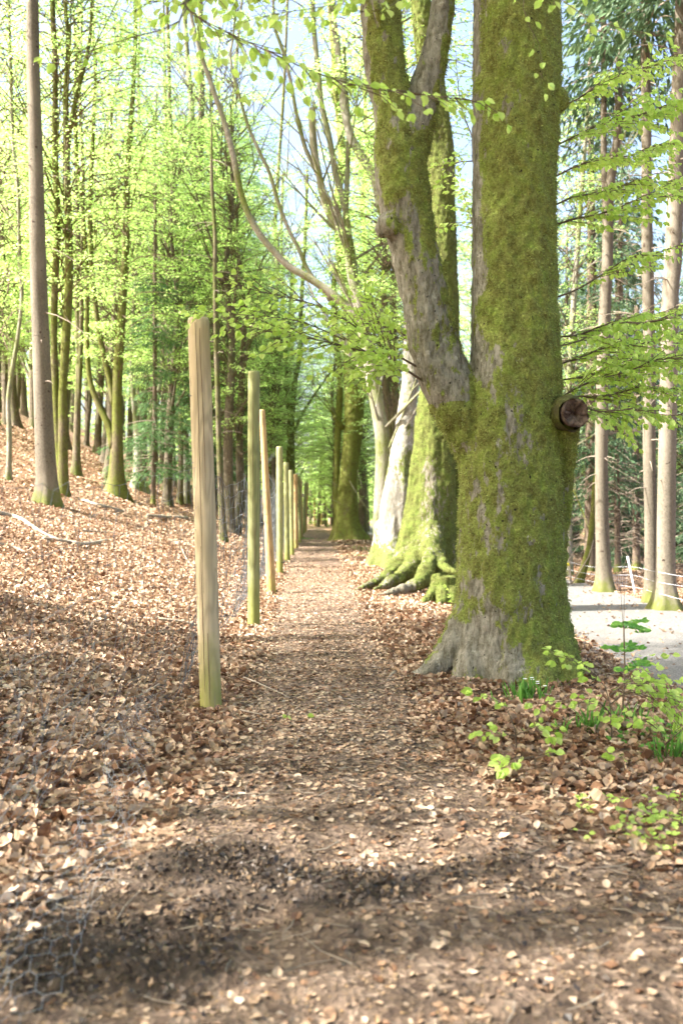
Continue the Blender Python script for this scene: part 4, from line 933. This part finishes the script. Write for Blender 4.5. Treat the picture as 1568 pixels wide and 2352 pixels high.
def scatter(kind, label, group, n, ux, yr, tms, cmf, srange, mind=1.6, avoid=None):
    placed = []; tries = 0
    while len(placed) < n and tries < 5000:
        tries += 1
        y = yr[0]+(yr[1]-yr[0])*RR.random()**.8; u = RR.uniform(*ux); x = (u-784)/FPX*y
        if abs(x-road_c(y)) < 1.9 or abs(x-float(path_c(y))) < 1.4 or any((x-a)**2+(y-b)**2 < mind**2 for a, b in placed): continue
        if avoid and avoid(x, y): continue
        placed.append((x, y)); s = RR.uniform(*srange)
        t_ = filler(kind, label, group, x, y, RR.choice(tms), cmf(), s, RR.random()*6.28)
        PENDING.append((t_, label, y, yr, s, srange))
scatter('b', "slender beech on the upper slope", "slender beeches crowding the left slope", 44, (-60, 680), (29, 62), PBM, lambda: [(RR.choice(CROWNS), .85, RR.uniform(.5, 2))]+([(RR.choice(LOWCROWNS), .9, RR.uniform(2, 4))] if RR.random() < .35 else []), (.75, 1.25), 1.9)
scatter('b', "far beech deep in the wood", "far beeches beyond the end of the fence row", 12, (560, 960), (50, 85), PBM, lambda: [(RR.choice(CROWNS), 1.1, 0), (RR.choice(LOWCROWNS), 1.2, RR.uniform(1.0, 3))], (.9, 1.3), 2.6)
scatter('s', "dark spruce beyond the road", "dark spruces beyond the gravel road", 13, (1010, 1640), (24, 52), PSM, lambda: [(RR.choice(DARK_SPRUCE), 1, 0)], (.7, 1.0), 2.2, lambda x, y: x < 6.6)
scatter('s', "bushy young spruce", "young spruces beyond the gravel road", 10, (1060, 1620), (26, 44), PSM, lambda: [(YOUNG_SPRUCE[0], 1, 0)], (.40, .7), 2.0, lambda x, y: x < 6.8)
scatter('b', "light green far beech", "beeches behind the spruce stand", 9, (1150, 1640), (40, 66), PBM, lambda: [(RR.choice(CROWNS), 1.1, 0), (RR.choice(LOWCROWNS), 1.2, 1)], (.9, 1.2), 3)
scatter('b', "pale-leaved beech", "beeches between the fence row and the forked limb", 4, (500, 720), (27, 46), PBM, lambda: [(RR.choice(CROWNS), 1.0, 0.5), (RR.choice(CROWNS), .8, 4.5)], (.9, 1.2), 2.0, lambda x, y: x > fence_x(y)-.8)
scatter('b', "slim beech on the road bank", "slim beeches on the bank beside the road", 5, (880, 1110), (28, 50), PBM, lambda: [(RR.choice(CROWNS), 1.0, 2), (RR.choice(CROWNS), .9, 4)], (.85, 1.1), 2.0)
finish_labels()
# trees on the near slope whose crowns pass above the picture and shade the foreground
OVER = [(-7.6, 3.2, 1.0, 2.5), (-9.0, 6.5, 1.0, 3.0), (-3.0, -1.0, 1.0, 1.5), (-7.5, 8.0, .95, 2.0), (1.5, -3.5, 1.0, 1.0), (-11.5, 5.0, 1.05, 0)]
for i, (x, y, s, oz) in enumerate(OVER):
    filler('b', "beech outside the view, its crown arching overhead, " + ["beside the tallest post", "uphill of the tallest post", "close behind the camera on the left", "uphill of the second post", "behind the camera on the right", "far uphill of the tallest post"][i], "beeches around the camera", x, y, PBM[i % 4], [(CROWNS[i % 4], 1.25, oz+2.5)], s, i*1.7)
for i, (x, y, s) in enumerate([(-6.5, 1.5, 1.0), (-8.5, 5.0, 1.05), (-6.0, -3.0, 1.0), (-9.5, -1.0, 1.1), (-4.2, -6.0, 1.0), (-13.5, 2.5, 1.1)]):
    filler('b', "big-crowned beech outside the view, " + ["straight left of the camera", "left of the tallest post", "left behind the camera", "far left of the camera", "well behind the camera", "high uphill left of the camera"][i], "beeches around the camera", x, y, PBM[i % 4], [(BIGCROWN[i % 2], .8, -1.5)], s, i*1.3)

cr = link('crown', BIGCROWN[0], big, (0, 0, 1.5)); cr.scale = (1.1, 1.1, 1)
# far woodland backdrop, a mass nobody could count
g = Geo(); r = np.random.default_rng(77)
for k in range(1500):
    y = r.uniform(72, 120); u = r.uniform(-500, 2100); x = (u-784)/FPX*y
    z = h1(x, y)+r.uniform(0, 12 if u < 1000 else 9)*r.random()**.5; n = 34; rad_ = r.uniform(1.2, 2.6)
    p = np.array([x, y, z+.6])+r.normal(0, 1, (n, 3))*np.array([rad_, rad_, .45])
    nr = np.stack([r.normal(0, .5, n), r.normal(0, .5, n)-.3, np.ones(n)], 1)
    place_leaves(g, p, r.normal(0, 1, (n, 3))*np.array([1, 1, .3]), nr, r.uniform(.22, .45, n), 0, False, None, 0, None, 1.4)
for k in range(130):
    y = r.uniform(66, 105); u = r.uniform(-400, 2000); x = (u-784)/FPX*y; z = h1(x, y); w = r.uniform(.1, .22)
    tube(g, [(x, y, z-.5), (x+r.normal(0, .3), y, z+6), (x+r.normal(0, .6), y, z+15)], [w, w*.7, w*.25], 5, 2, mat=1)
o = link("distant_woodland", g.mesh("distant_woodland", [M['beech_leaf_far'], M['far_beech']], smooth=False)); tag(o, "far-off mass of pale green woodland closing the view", None, None, 'stuff')

# ------------------------------------------------------------------ fence posts
POSTS = [  # base (u, v), top (u, v), width at base, top; material; label
 ((485, 1632), (456, 731), 50, 50, 'post_pale', "tall pale peeled post nearest the camera, green at its foot, tilting left"),
 ((583, 1440), (583, 853), 28, 27, 'post_green', "green treated post standing upright, second in the fence row"),
 ((624, 1366), (602, 941), 21, 13, 'post_orange', "orange peeled post leaning left, third in the fence row"),
 ((643, 1318), (642, 1026), 15, 15, 'post_green', "rounded green post right after the leaning orange one"),
 ((660, 1291), (657, 1062), 13, 12, 'post_green', "slightly yellower green post, fifth in the fence row"),
 ((671, 1276), (668, 1080), 10, 10, 'post_green', "darker green post half hidden before the short orange post"),
 ((680, 1260), (679, 1089), 10, 10, 'post_orange', "short brownish orange post in the middle of the far row"),
 ((689, 1248), (687, 1094), 6, 6, 'post_green', "thin dark green post wedged between two orange ones"),
 ((692, 1236), (690, 1100), 8, 7, 'post_orange', "bright thin orange post, second orange of the far row"),
 ((696, 1227), (702, 1107), 8, 7, 'post_green', "green post leaning right towards the end of the row"),
 ((701, 1222), (706, 1110), 6, 6, 'post_orange', "narrow orange post beside the right-leaning green one"),
 ((723, 1208), (722, 1128), 6, 6, 'post_orange', "tiny far post, first after the gap at the end of the row"),
 ((737, 1205), (736, 1120), 7, 6, 'post_orange', "tiny far post, second after the gap at the end of the row"),
 ((750, 1203), (750, 1128), 6, 5, 'post_green', "last tiny post of the fence, next to the stout brown beech"),
]
PT = []
for i, (b, t, wb, wt, mt, lab) in enumerate(POSTS):
    Y = hit(b[0], b[1]) if i < 7 else (1.2+.0)*FPX/(b[1]-1176)
    pb = P(b[0], b[1], Y); pb[2] = h1(pb[0], Y); pt = P(t[0], t[1], Y); ln = pt-pb
    g = Geo(); r0, r1 = wb/2/FPX*Y, wt/2/FPX*Y; L = np.linalg.norm(ln); ax = ln/L
    seg = 40 if i == 0 else 20
    ks = [-.35/L, 0, .12, .3, .5, .7, .85, .97, .992, 1.0]; rr = [r0, r0, r0*.98+r1*.02]+[r0+(r1-r0)*k for k in (.3, .5, .7, .85, .97)]+[r1*.985, r1*.93]
    c = [np.zeros(3)+ln*k for k in ks]
    tube(g, c, rr, seg, .08, rough=.018 if i == 0 else .02, seed=i, nscale=5)
    tp = thing("fence_post", lab, "fence post", tuple(pb), "round wooden posts of the netting fence along the path")
    link("shaft", g.mesh("shaft", [M[mt]]), tp)
    if i < 2:      # drying cracks and staples on the two nearest posts
        g = Geo(); R = random.Random(50+i)
        for k, (a0, t0, t1) in enumerate(((-1.75, .30, .985), (-1.28, .55, .97), (-1.95, .05, .42), (-1.5, .02, .20)) if i == 0 else ((-1.7, .35, .97), (-1.35, .1, .5))):
            n_ = 26; q = np.linspace(t0, t1, n_); wob = np.cumsum([R.gauss(0, .010) for _ in range(n_)]); rr_ = (r0+(r1-r0)*q)*1.003
            c_ = np.stack([np.cos(a0+wob)*rr_, np.sin(a0+wob)*rr_, q*0], 1)+ln*q[:, None]
            tube(g, c_, np.interp(q, [t0, (t0+t1)/2, t1], [.0006, .0022, .0012]), 4, smooth=False)
        link("drying_crack", g.mesh("drying_crack", [M['crack']]), tp)
        for k in range(5):
            q = .12+.17*k; g = Geo(); rr_ = (r0+(r1-r0)*q); a_ = 3.6
            p_ = ln*q+np.array([math.cos(a_)*rr_, math.sin(a_)*rr_, 0]); tube(g, [p_+np.array([-.008, -.006, 0]), p_+np.array([.015, -.012, .004])], [.0025, .0025], 4)
            link("staple", g.mesh("staple", [M['wire']]), tp)
    PT.append((pb, pt, r0))
# small staple dots and steel eye on posts
g = Geo(); R = random.Random(3)
pb, pt, r0 = PT[3]
eye = PT[3][0]+np.array([.12, -.05, .22]); a = np.linspace(0, 2*np.pi, 13)
tube(g, [np.array([math.cos(q)*.035, 0, math.sin(q)*.035]) for q in a], [.008]*13, 6, smooth=False, capend=False)
tube(g, [(-.11, 0, 0), (-.035, 0, 0)], [.008, .008], 6)
o = link("wire_tensioner", g.mesh("wire_tensioner", [M['rubber']]), None, tuple(eye)); tag(o, "small dark steel ring fixed low on the rounded green post", "wire tensioner")

# ------------------------------------------------------------------ wire netting
net = thing("wire_netting", "thin grey wire netting strung behind the posts and sagging to the ground near the camera", "netting", (0, 0, 0))
def netting(p0, p1, h0, h1_, nc, nr, sag, rwire, seed, wob=.012, off=-.09):
    r = np.random.default_rng(seed); g = Geo()
    t = np.linspace(0, 1, nc+1); s = np.linspace(0, 1, nr+1)
    G = np.zeros((nc+1, nr+1, 3))
    for i, a in enumerate(t):
        b = p0*(1-a)+p1*a; b = b.copy(); b[0] += off-.05*math.sin(math.pi*a)
        gzv = h1(b[0], b[1])+.02; hh = h0*(1-a)+h1_*a
        for j, q in enumerate(s):
            G[i, j] = (b[0]+r.normal(0, wob)-sag*(1-q)**3*.5, b[1]+r.normal(0, wob), gzv+hh*q*(1-sag*.15*math.sin(math.pi*a))+r.normal(0, wob*.6))
    for j in range(nr+1): tube(g, G[:, j], np.full(nc+1, rwire), 3, smooth=False, capend=False)
    for i in range(nc+1): tube(g, G[i], np.full(nr+1, rwire), 3, smooth=False, capend=False)
    link("net_panel", g.mesh("net_panel", [M['wire']]), net)
pb0 = np.array([-.78, 1.75, 0.0])
for i in range(0, 5):
    a, b = PT[i][0], PT[i+1][0]; n = max(14, int(np.linalg.norm(b-a)/.15))
    netting(a, b, 1.55, 1.5, n, 10 if i > 1 else 13, .3, 0.0022+.0009*i, 40+i)
netting(pb0, PT[0][0], 1.25, 1.5, 34, 12, .5, .0010, 39)
# loose skirt of hexagonal wire lying on the leaves towards the camera
g = Geo(); r = np.random.default_rng(5)
def hexnet(g, fn, nu, nv, rw):
    for i in range(nu):
        pts = []
        for j in range(nv+1):
            sgn = 1 if (i+j) % 2 else -1
            pts.append(fn((i+.5+.27*sgn)/nu, j/nv))
        tube(g, pts, np.full(len(pts), rw), 3, smooth=False, capend=False)
        for j in range(nv):
            if (i+j) % 2 and i < nu-1:
                tube(g, [fn((i+.5+.27)/nu, j/nv), fn((i+1.5-.27)/nu, j/nv)], [rw, rw], 3, smooth=False, capend=False)
def skirt(u, v):
    y = 1.9+(6.3-1.9)*v; w = .30*(1-.45*v); x0 = fence_x(y)-.06+.10*math.sin(v*5)
    x = x0-.25+w*u+.02*math.sin(v*37+u*9); z = h1(x, y)+.045+.05*(1-u)*(1+math.sin(v*11))+.012*math.sin(u*13+v*29)
    return np.array([x, y, z])
hexnet(g, skirt, 11, 84, .0006)
M["light_wire"] = plain("bright_galvanised_wire", (.32, .35, .38), .45)
link("loose_skirt", g.mesh("loose_skirt", [M["light_wire"]]), net)
# tangled wire bundle behind the fourth post
g = Geo(); pb, pt, r0 = PT[3]
for k in range(26):
    q = r.random(); pts = [pb+np.array([-.16-.10*r.random()+.1*math.sin(q*9+i), .05, 1.25+.9*(q-.5)+.13*i*(1 if k % 2 else -1)+.03*r.normal()]) for i in range(7)]
    tube(g, pts, [.003]*7, 3, .1, capend=False)
link("wire_tangle", g.mesh("wire_tangle", [M['wire']]), net)

# ------------------------------------------------------------------ electric fence beyond the road
ef = thing("electric_fence", "white electric fence tapes with one leaning stake beyond the gravel road", "fence", (0, 0, 0))
def wire_px(lst, rad, m, name):
    g = Geo(); tube(g, [P(*q) for q in lst], [rad]*len(lst), 5, .3, capend=False); link(name, g.mesh(name, [m]), ef)
sy = 19.6
g = Geo(); pts, rad = PX([(1459, 1371, 4.4), (1450, 1325, 4.4), (1440, 1278, 4.4)], sy); tube(g, pts, rad, 8, .2)
link("stake", g.mesh("stake", [M['white_plastic']]), ef)
wire_px([(1290, 1305, 24), (1360, 1319, 21.5), (1450, 1321, sy), (1500, 1335, 17), (1600, 1352, 14.5), (1700, 1372, 12.5)], .003, M['string'], "tape")
wire_px([(1290, 1287, 24), (1360, 1302, 21.5), (1447, 1302, sy), (1500, 1312, 17), (1600, 1330, 14.5), (1700, 1345, 12.5)], .003, M['string'], "tape")
wire_px([(1290, 1320, 24), (1360, 1336, 21.5), (1455, 1349, sy), (1500, 1360, 17), (1600, 1386, 14.5), (1700, 1410, 12.5)], .003, M['string'], "tape")
o = thing("wire_mesh_panel", "small grey square-mesh panel leaning behind the white stake", "mesh panel", tuple(P(1417, 1368, 20.6)))
g = Geo()
for i in range(9): tube(g, [(-.12+.035*i, 0, 0), (-.16+.045*i, .02, .42)], [.004, .004], 4)
for i in range(6): tube(g, [(-.16, .01, .02+.08*i), (.22, .01, .02+.08*i)], [.004, .004], 4)
link("grid", g.mesh("grid", [M['string']]), o)

# pale bare sapling with a yellow tag by the road
o = thing("bare_sapling", "pale leafless sapling with a yellow tag at the far road edge", "sapling", tuple(P(1311, 1338, 22))); OB = np.array(o.location); g = Geo()
for pl in ([(1311, 1342, 5), (1306, 1290, 4), (1303, 1240, 3), (1300, 1180, 2)], [(1306, 1290, 3), (1315, 1270, 2), (1330, 1250, 1.5)], [(1311, 1342, 4), (1325, 1320, 3), (1350, 1280, 2), (1362, 1240, 1.5)]):
    pts, rad = PX(pl, 22); tube(g, pts-OB, rad, 5, .2)
link("stem", g.mesh("stem", [M['dead_twig']]), o)
g = Geo(); tube(g, [P(1304, 1300, 21.9)-OB, P(1303, 1292, 21.9)-OB], [.035, .03], 8); link("tag", g.mesh("tag", [M['yellow']]), o)

# ------------------------------------------------------------------ fallen branches and sticks
def stick(name, label, cat, lst, m='dead_limb', rough=.12, kids=None, lift=.02, group=None):
    """lst: (u, v, width px) of points lying on the ground"""
    y = hit(*lst[0][:2]); b = P(lst[0][0], lst[0][1], y); t = np.array([b[0], b[1], h1(b[0], b[1])])
    g = Geo()
    for L_ in [lst]+(kids or []):
        pts = []; rad = []
        for u, v, w in L_:
            yy_ = hit(u, v); q = P(u, v, yy_); rr_ = w/2/FPX*yy_; q[2] = h1(q[0], q[1])+lift+rr_*.6; pts.append(q-t); rad.append(rr_)
        tube(g, pts, rad, 8, .06, rough=rough, seed=int(lst[0][0]))
    o = link(name, g.mesh(name, [M[m]]), None, tuple(t)); tag(o, label, cat, group); return o
stick("fallen_branch", "long brown fallen branch lying diagonally on the sunny left slope", "branch", [(-20, 1184, 15), (40, 1196, 13), (75, 1216, 11), (100, 1232, 11), (130, 1246, 9), (165, 1252, 7)])
stick("fallen_branch", "pale fallen branch with a dark broken end below the long brown one", "branch", [(100, 1243, 8), (150, 1249, 9), (190, 1256, 11), (225, 1252, 9), (246, 1246, 6)], m='dead_twig')
stick("fallen_branch", "thin fallen branch low on the left edge of the slope", "branch", [(-20, 1250, 7), (30, 1262, 6), (60, 1274, 6), (95, 1282, 4)])
stick("fallen_branch", "slim curved twig crossing the sunny ground left of the tall post", "branch", [(170, 1222, 4), (230, 1226, 4), (290, 1232, 3), (330, 1242, 2)])
stick("fallen_log", "bleached fallen log on the slope right of the mossy multi-stemmed beech", "log", [(182, 1150, 6), (220, 1163, 8), (255, 1172, 9), (285, 1180, 6)], m='dead_twig')
stick("fallen_log", "low grey log lying behind the tall pale post", "log", [(340, 1188, 7), (380, 1192, 9), (430, 1195, 9)], m='dead_twig')
stick("fallen_branch", "pale stick lying level just left of the tall post's lower half", "branch", [(330, 1425, 4), (380, 1432, 8), (430, 1438, 7), (452, 1444, 4)], m='dead_twig')
stick("fallen_branch", "crooked forked stick in deep leaves at the left edge", "branch", [(-10, 1562, 7), (30, 1550, 7), (80, 1552, 8), (100, 1562, 4)], kids=[[(5, 1530, 3), (30, 1537, 5), (40, 1548, 5)]])
stick("fallen_branch", "straight weathered stick sloping up towards the tall post", "branch", [(90, 1680, 8), (130, 1650, 7), (180, 1612, 5), (200, 1590, 3)], m='dead_twig')
stick("fallen_branch", "bent brown stick lying in leaves left of the post's foot", "branch", [(130, 1722, 4), (180, 1700, 7), (240, 1698, 8), (300, 1690, 4)])
stick("fallen_branch", "thin stick angled up to the foot of the tall post", "branch", [(285, 1640, 4), (320, 1608, 6), (370, 1580, 6), (400, 1558, 3)], m='dead_twig')
stick("twig", "long thin twig pointing right from the tall post's foot across the path edge", "twig", [(513, 1550, 3), (560, 1565, 4), (620, 1590, 3), (665, 1612, 2)], m='dead_twig')
stick("twig", "short twig right of the tall post's foot", "twig", [(500, 1625, 3), (550, 1640, 4), (600, 1650, 3)])
stick("twig", "small white forked twig left of the second post", "twig", [(418, 1265, 2), (430, 1290, 3), (444, 1308, 3)], m='dead_twig')
stick("exposed_root", "grey root nub poking out of the path by the huge beech's left root", "root", [(888, 1566, 6), (900, 1554, 10), (908, 1545, 9)], lift=0)
stick("exposed_root", "flat root crossing the middle of the path", "root", [(770, 1480, 4), (790, 1478, 7), (815, 1480, 5)], lift=-.005)
stick("twig", "twig lying on the dry leaves before the rooted beech", "twig", [(1035, 1430, 3), (1060, 1436, 3), (1085, 1440, 2)])
stick("mossy_stick", "short mossy stick on the path edge left of the huge beech", "stick", [(965, 1468, 7), (985, 1466, 6), (1012, 1468, 4)], m='cluster_bark')
g = Geo(); r = np.random.default_rng(8); n = 1500
yv = np.sqrt(r.uniform(2.0**2, 15**2, n)); xv = r.uniform(-1, 1, n)*.42*yv
for x, y in zip(xv, yv):
    if abs(x-road_c(y)) < 1.3 and y > 6: continue
    a = r.uniform(0, 6.28); l = r.uniform(.04, .22); d = np.array([math.cos(a), math.sin(a), 0])*l; b = np.array([x, y, 0.0])
    p0 = b-d*.5; p1 = b+np.array([-d[1], d[0], 0])*.08; p2 = b+d*.5
    for p in (p0, p1, p2): p[2] = h1(p[0], p[1])+.018
    tube(g, [p0, p1, p2], [.0022, .002, .0012], 3, smooth=False, capend=False)
o = link("twig_litter", g.mesh("twig_litter", [M['dead_twig']])); tag(o, "small broken twigs scattered among the fallen leaves", None, None, 'stuff')

# ------------------------------------------------------------------ saplings, herbs and grass at the lower right
def sapling(label, foot, specs, lf=.045, group="beech seedlings along the bank"):
    y = hit(*foot); b = P(foot[0], foot[1], y); b[2] = h1(b[0], y)
    t = thing("beech_sapling", label, "sapling", tuple(b), group); gt, gl = Geo(), Geo()
    for k, s in enumerate(specs):
        s = dict(s); pts = np.array([P(u, v, y+dy) for u, v, dy in s.pop('px')])-b
        hero_spray(gt, gl, pts, **s)
    st_ = link("stem", gt.mesh("stem", [M['twig']]), t); link("leaves", gl.mesh("leaves", [M['beech_leaf']], smooth=False), t)
S = dict(r0=.004, nside=8, side_len=.20, leaf=.045, spacing=.045, droop=.3)
LAT = (.3, .8, .2)
sapling("arching beech sapling at the right foot of the huge mossy beech", (1405, 1712), [
    dict(px=[(1405, 1712, 0), (1402, 1660, 0), (1398, 1600, 0), (1375, 1560, 0), (1340, 1530, -.05), (1300, 1512, -.1), (1258, 1500, -.15)], seed=1, lat=LAT, start=.45, **{**S, 'nside': 10, 'side_len': .22}),
    dict(px=[(1398, 1620, 0), (1440, 1590, .05), (1490, 1600, .1), (1540, 1640, .1), (1590, 1680, .1)], seed=2, lat=LAT, start=.1, **{**S, 'nside': 22, 'side_len': .38}),
    dict(px=[(1400, 1640, 0), (1370, 1610, -.1), (1320, 1615, -.1), (1270, 1610, -.1), (1220, 1620, -.1)], seed=3, lat=LAT, start=.1, **{**S, 'nside': 10, 'side_len': .22}),
    dict(px=[(1398, 1600, 0), (1430, 1570, 0), (1470, 1575, 0), (1520, 1600, 0), (1570, 1625, 0)], seed=4, lat=LAT, start=.05, **{**S, 'nside': 22, 'side_len': .34})])
sapling("small beech seedling with two leaf tiers in front of the huge beech", (1186, 1735), [
    dict(px=[(1186, 1735, 0), (1183, 1700, 0), (1178, 1650, 0), (1160, 1620, 0), (1120, 1600, 0), (1078, 1588, 0)], seed=5, lat=LAT, start=.55, **{**S, 'nside': 6, 'side_len': .12}),
    dict(px=[(1182, 1690, 0), (1160, 1680, 0), (1125, 1682, 0), (1090, 1690, 0)], seed=6, lat=LAT, start=.1, **{**S, 'nside': 6, 'side_len': .12}),
    dict(px=[(1182, 1690, 0), (1210, 1672, 0), (1250, 1668, 0), (1285, 1672, 0)], seed=7, lat=LAT, start=.1, **{**S, 'nside': 7, 'side_len': .14})])
sapling("lowest beech seedling with one flat leaf tier, in front of the two-tiered one", (1232, 1800), [
    dict(px=[(1232, 1800, 0), (1231, 1770, 0), (1226, 1738, 0), (1200, 1738, 0), (1170, 1750, -.05), (1150, 1758, -.05)], seed=8, lat=LAT, start=.5, **{**S, 'nside': 6, 'side_len': .12}),
    dict(px=[(1228, 1742, 0), (1250, 1730, 0), (1280, 1728, 0)], seed=9, lat=LAT, start=.2, **{**S, 'nside': 3, 'side_len': .08})])
sapling("bushy beech seedling at the right edge above the leafy bank", (1530, 1760), [
    dict(px=[(1530, 1760, 0), (1525, 1700, 0), (1500, 1665, 0), (1460, 1650, 0), (1420, 1655, 0)], seed=10, lat=LAT, start=.3, **{**S, 'nside': 10, 'side_len': .22}),
    dict(px=[(1526, 1710, 0), (1550, 1680, 0), (1590, 1670, 0), (1630, 1670, 0)], seed=11, lat=LAT, start=.1, **{**S, 'nside': 9, 'side_len': .24})])
sapling("tiny seedling with a few hanging leaves below the bushy one", (1440, 1790), [
    dict(px=[(1440, 1790, 0), (1435, 1760, 0), (1425, 1738, 0), (1400, 1735, 0)], seed=12, lat=LAT, start=.5, **{**S, 'nside': 3, 'side_len': .08, 'leaf': .04})])
sapling("single thin seedling with two green leaves beside the path, right of the tall post", (608, 1770), [
    dict(px=[(608, 1770, 0), (625, 1740, 0), (640, 1690, 0), (650, 1650, 0), (690, 1648, 0), (705, 1645, 0)], seed=13, lat=LAT, start=.6, **{**S, 'nside': 1, 'side_len': .05, 'leaf': .035, 'spacing': .1, 'r0': .0018})])
sapling("sprig of beech leaves beside the mossy stump", (1040, 1420), [
    dict(px=[(1040, 1420, 0), (1036, 1390, 0), (1030, 1365, 0), (1024, 1350, 0)], seed=14, lat=LAT, start=.3, **{**S, 'nside': 4, 'side_len': .1, 'leaf': .05})])
# rowan plant with feathered leaves
y = hit(1425, 1690); b = P(1425, 1690, y+.25); b[2] = h1(b[0], b[1])
t = thing("rowan_seedling", "dark green rowan seedling with feathered leaves above the beech sapling", "seedling", tuple(b)); gt, gl = Geo(), Geo()
tube(gt, [(0, 0, 0), (0.02, 0, .25), (.015, 0, .55)], [.006, .005, .004], 6, .05)
for s_ in ((.02, .88), (-.01, .84)): tube(gt, [(.015, 0, .5), (s_[0], 0, s_[1])], [.0018, .0008], 4)
R = random.Random(4)
for k in range(10):
    z = R.choice((.28, .38, .52, .56, .54)); az = R.uniform(0, 6.28); L = R.uniform(.10, .17); d = np.array([math.cos(az), math.sin(az), R.uniform(.1, .9)])
    q = np.linspace(0, 1, 6)[:, None]; cc = np.array([.015, 0, z])+d*L*q+np.array([0, 0, -.06])*q**2
    tube(gt, cc, [.0015]*6, 3, smooth=False, capend=False)
    pos = []; dr = []
    for i in range(1, 6):
        for sg in (-1, 1): pos.append(cc[i]); dr.append(np.array([-d[1], d[0], 0])*sg+d*.4)
    pos.append(cc[-1]); dr.append(d); n = len(pos)
    place_leaves(gl, np.array(pos), np.array(dr), np.tile([0, -1.0, .6], (n, 1))+rng.normal(0, .15, (n, 3)), np.full(n, .05), 0, True, None, .01, None, .7)
link("stem", gt.mesh("stem", [M['twig']]), t); link("leaves", gl.mesh("leaves", [M['herb_leaf']], smooth=False), t)

def grass_tuft(label, foot, n, h, spread, name="grass_tuft", flowers=0):
    y = hit(*foot); b = P(foot[0], foot[1], y); b[2] = h1(b[0], y)
    g = Geo(); r = np.random.default_rng(int(foot[0])); k = n
    pos = np.stack([r.normal(0, spread, k), r.normal(0, spread, k), np.zeros(k)], 1)
    pos[:, 2] = H(pos[:, 0]+b[0], pos[:, 1]+b[1])-b[2]
    d = np.stack([r.normal(0, .32, k), r.normal(0, .32, k), np.ones(k)], 1); nr = np.stack([r.normal(0, 1, k), -np.abs(r.normal(0, 1, k)), np.zeros(k)+.2], 1)
    place_leaves(g, pos, d, nr, r.uniform(.6, 1.2, k)*h, 0, True, -.25*np.ones(k), .0, None, .16)
    if flowers:
        o = thing(name, label, "flower clump", tuple(b)); link("blades", g.mesh("blades", [M['grass']], smooth=False), o)
        for i in range(flowers):
            g2 = Geo(); fx, fy, fz = r.normal(.05, .05), r.normal(0, .03), r.uniform(.10, .16)
            for q in range(6):
                a = q*math.pi/3; place_leaves(g2, np.array([[fx, fy, fz]]), np.array([[math.cos(a), math.sin(a), .35]]), np.array([[0, 0, 1.0]]), np.array([.016]), 0, True, None, 0, None, 1.2)
            tube(g2, [(fx, fy, 0), (fx, fy, fz)], [.0015, .001], 3, mat=1)
            link("flower", g2.mesh("flower", [M['petal'], M['grass']]), o)
        return o
    o = link(name, g.mesh(name, [M['grass']], smooth=False), None, tuple(b)); tag(o, label, "grass"); return o
grass_tuft("grassy clump with small white flowers against the huge beech's foot", (1205, 1612), 70, .15, .07, "flowering_clump", 6)
grass_tuft("grass tuft between the flowering clump and the arching sapling", (1352, 1690), 22, .17, .03)
grass_tuft("low grass tuft left of the taller one in front of the beech", (1300, 1690), 14, .11, .03)
grass_tuft("taller grass blades at the right edge of the bank", (1560, 1760), 45, .16, .07)
grass_tuft("leafy grass beneath the arching sapling", (1440, 1660), 50, .10, .09)
def cover(name, label, patches, size, n, m):
    g = Geo(); r = np.random.default_rng(3)
    for (u, v, s) in patches:
        y = hit(u, v); b = P(u, v, y); k = int(n*s)
        x = b[0]+r.normal(0, .07*s, k); yy_ = y+r.normal(0, .07*s, k); z = H(x, yy_)+r.uniform(.02, .05, k); az = r.random(k)*6.28
        place_leaves(g, np.stack([x, yy_, z], 1), np.stack([np.cos(az), np.sin(az), r.normal(0, .3, k)], 1), np.stack([r.normal(0, .3, k), r.normal(0, .3, k)-.3, np.ones(k)], 1), r.uniform(.7, 1.2, k)*size, 0, True, np.full(k, .3), .02, None, 1.3)
    o = link(name, g.mesh(name, [m], smooth=False)); tag(o, label, None, None, 'stuff')
cover("ground_cover", "small bright green herbs among the dry leaves at the right edge", [(1520, 1890, 1.0), (1555, 1900, 1.3), (1480, 1905, .6), (1500, 1960, .6), (1460, 1870, .4), (1350, 1880, .35), (1330, 1860, .3), (1395, 1850, .3), (1440, 1930, .4), (1340, 1940, .15), (1550, 1940, .6), (1420, 1860, .3), (1530, 1850, .6)], .028, 26, M['beech_leaf'])
cover("ground_cover", "thin green ground plants on the bank beyond the path", [(850, 1280, 4), (835, 1262, 4), (860, 1268, 4), (880, 1275, 3), (700, 1238, 3), (1530, 1680, 2), (1560, 1720, 2)], .035, 60, M['herb_leaf'])
print("scene built", len(bpy.data.objects))
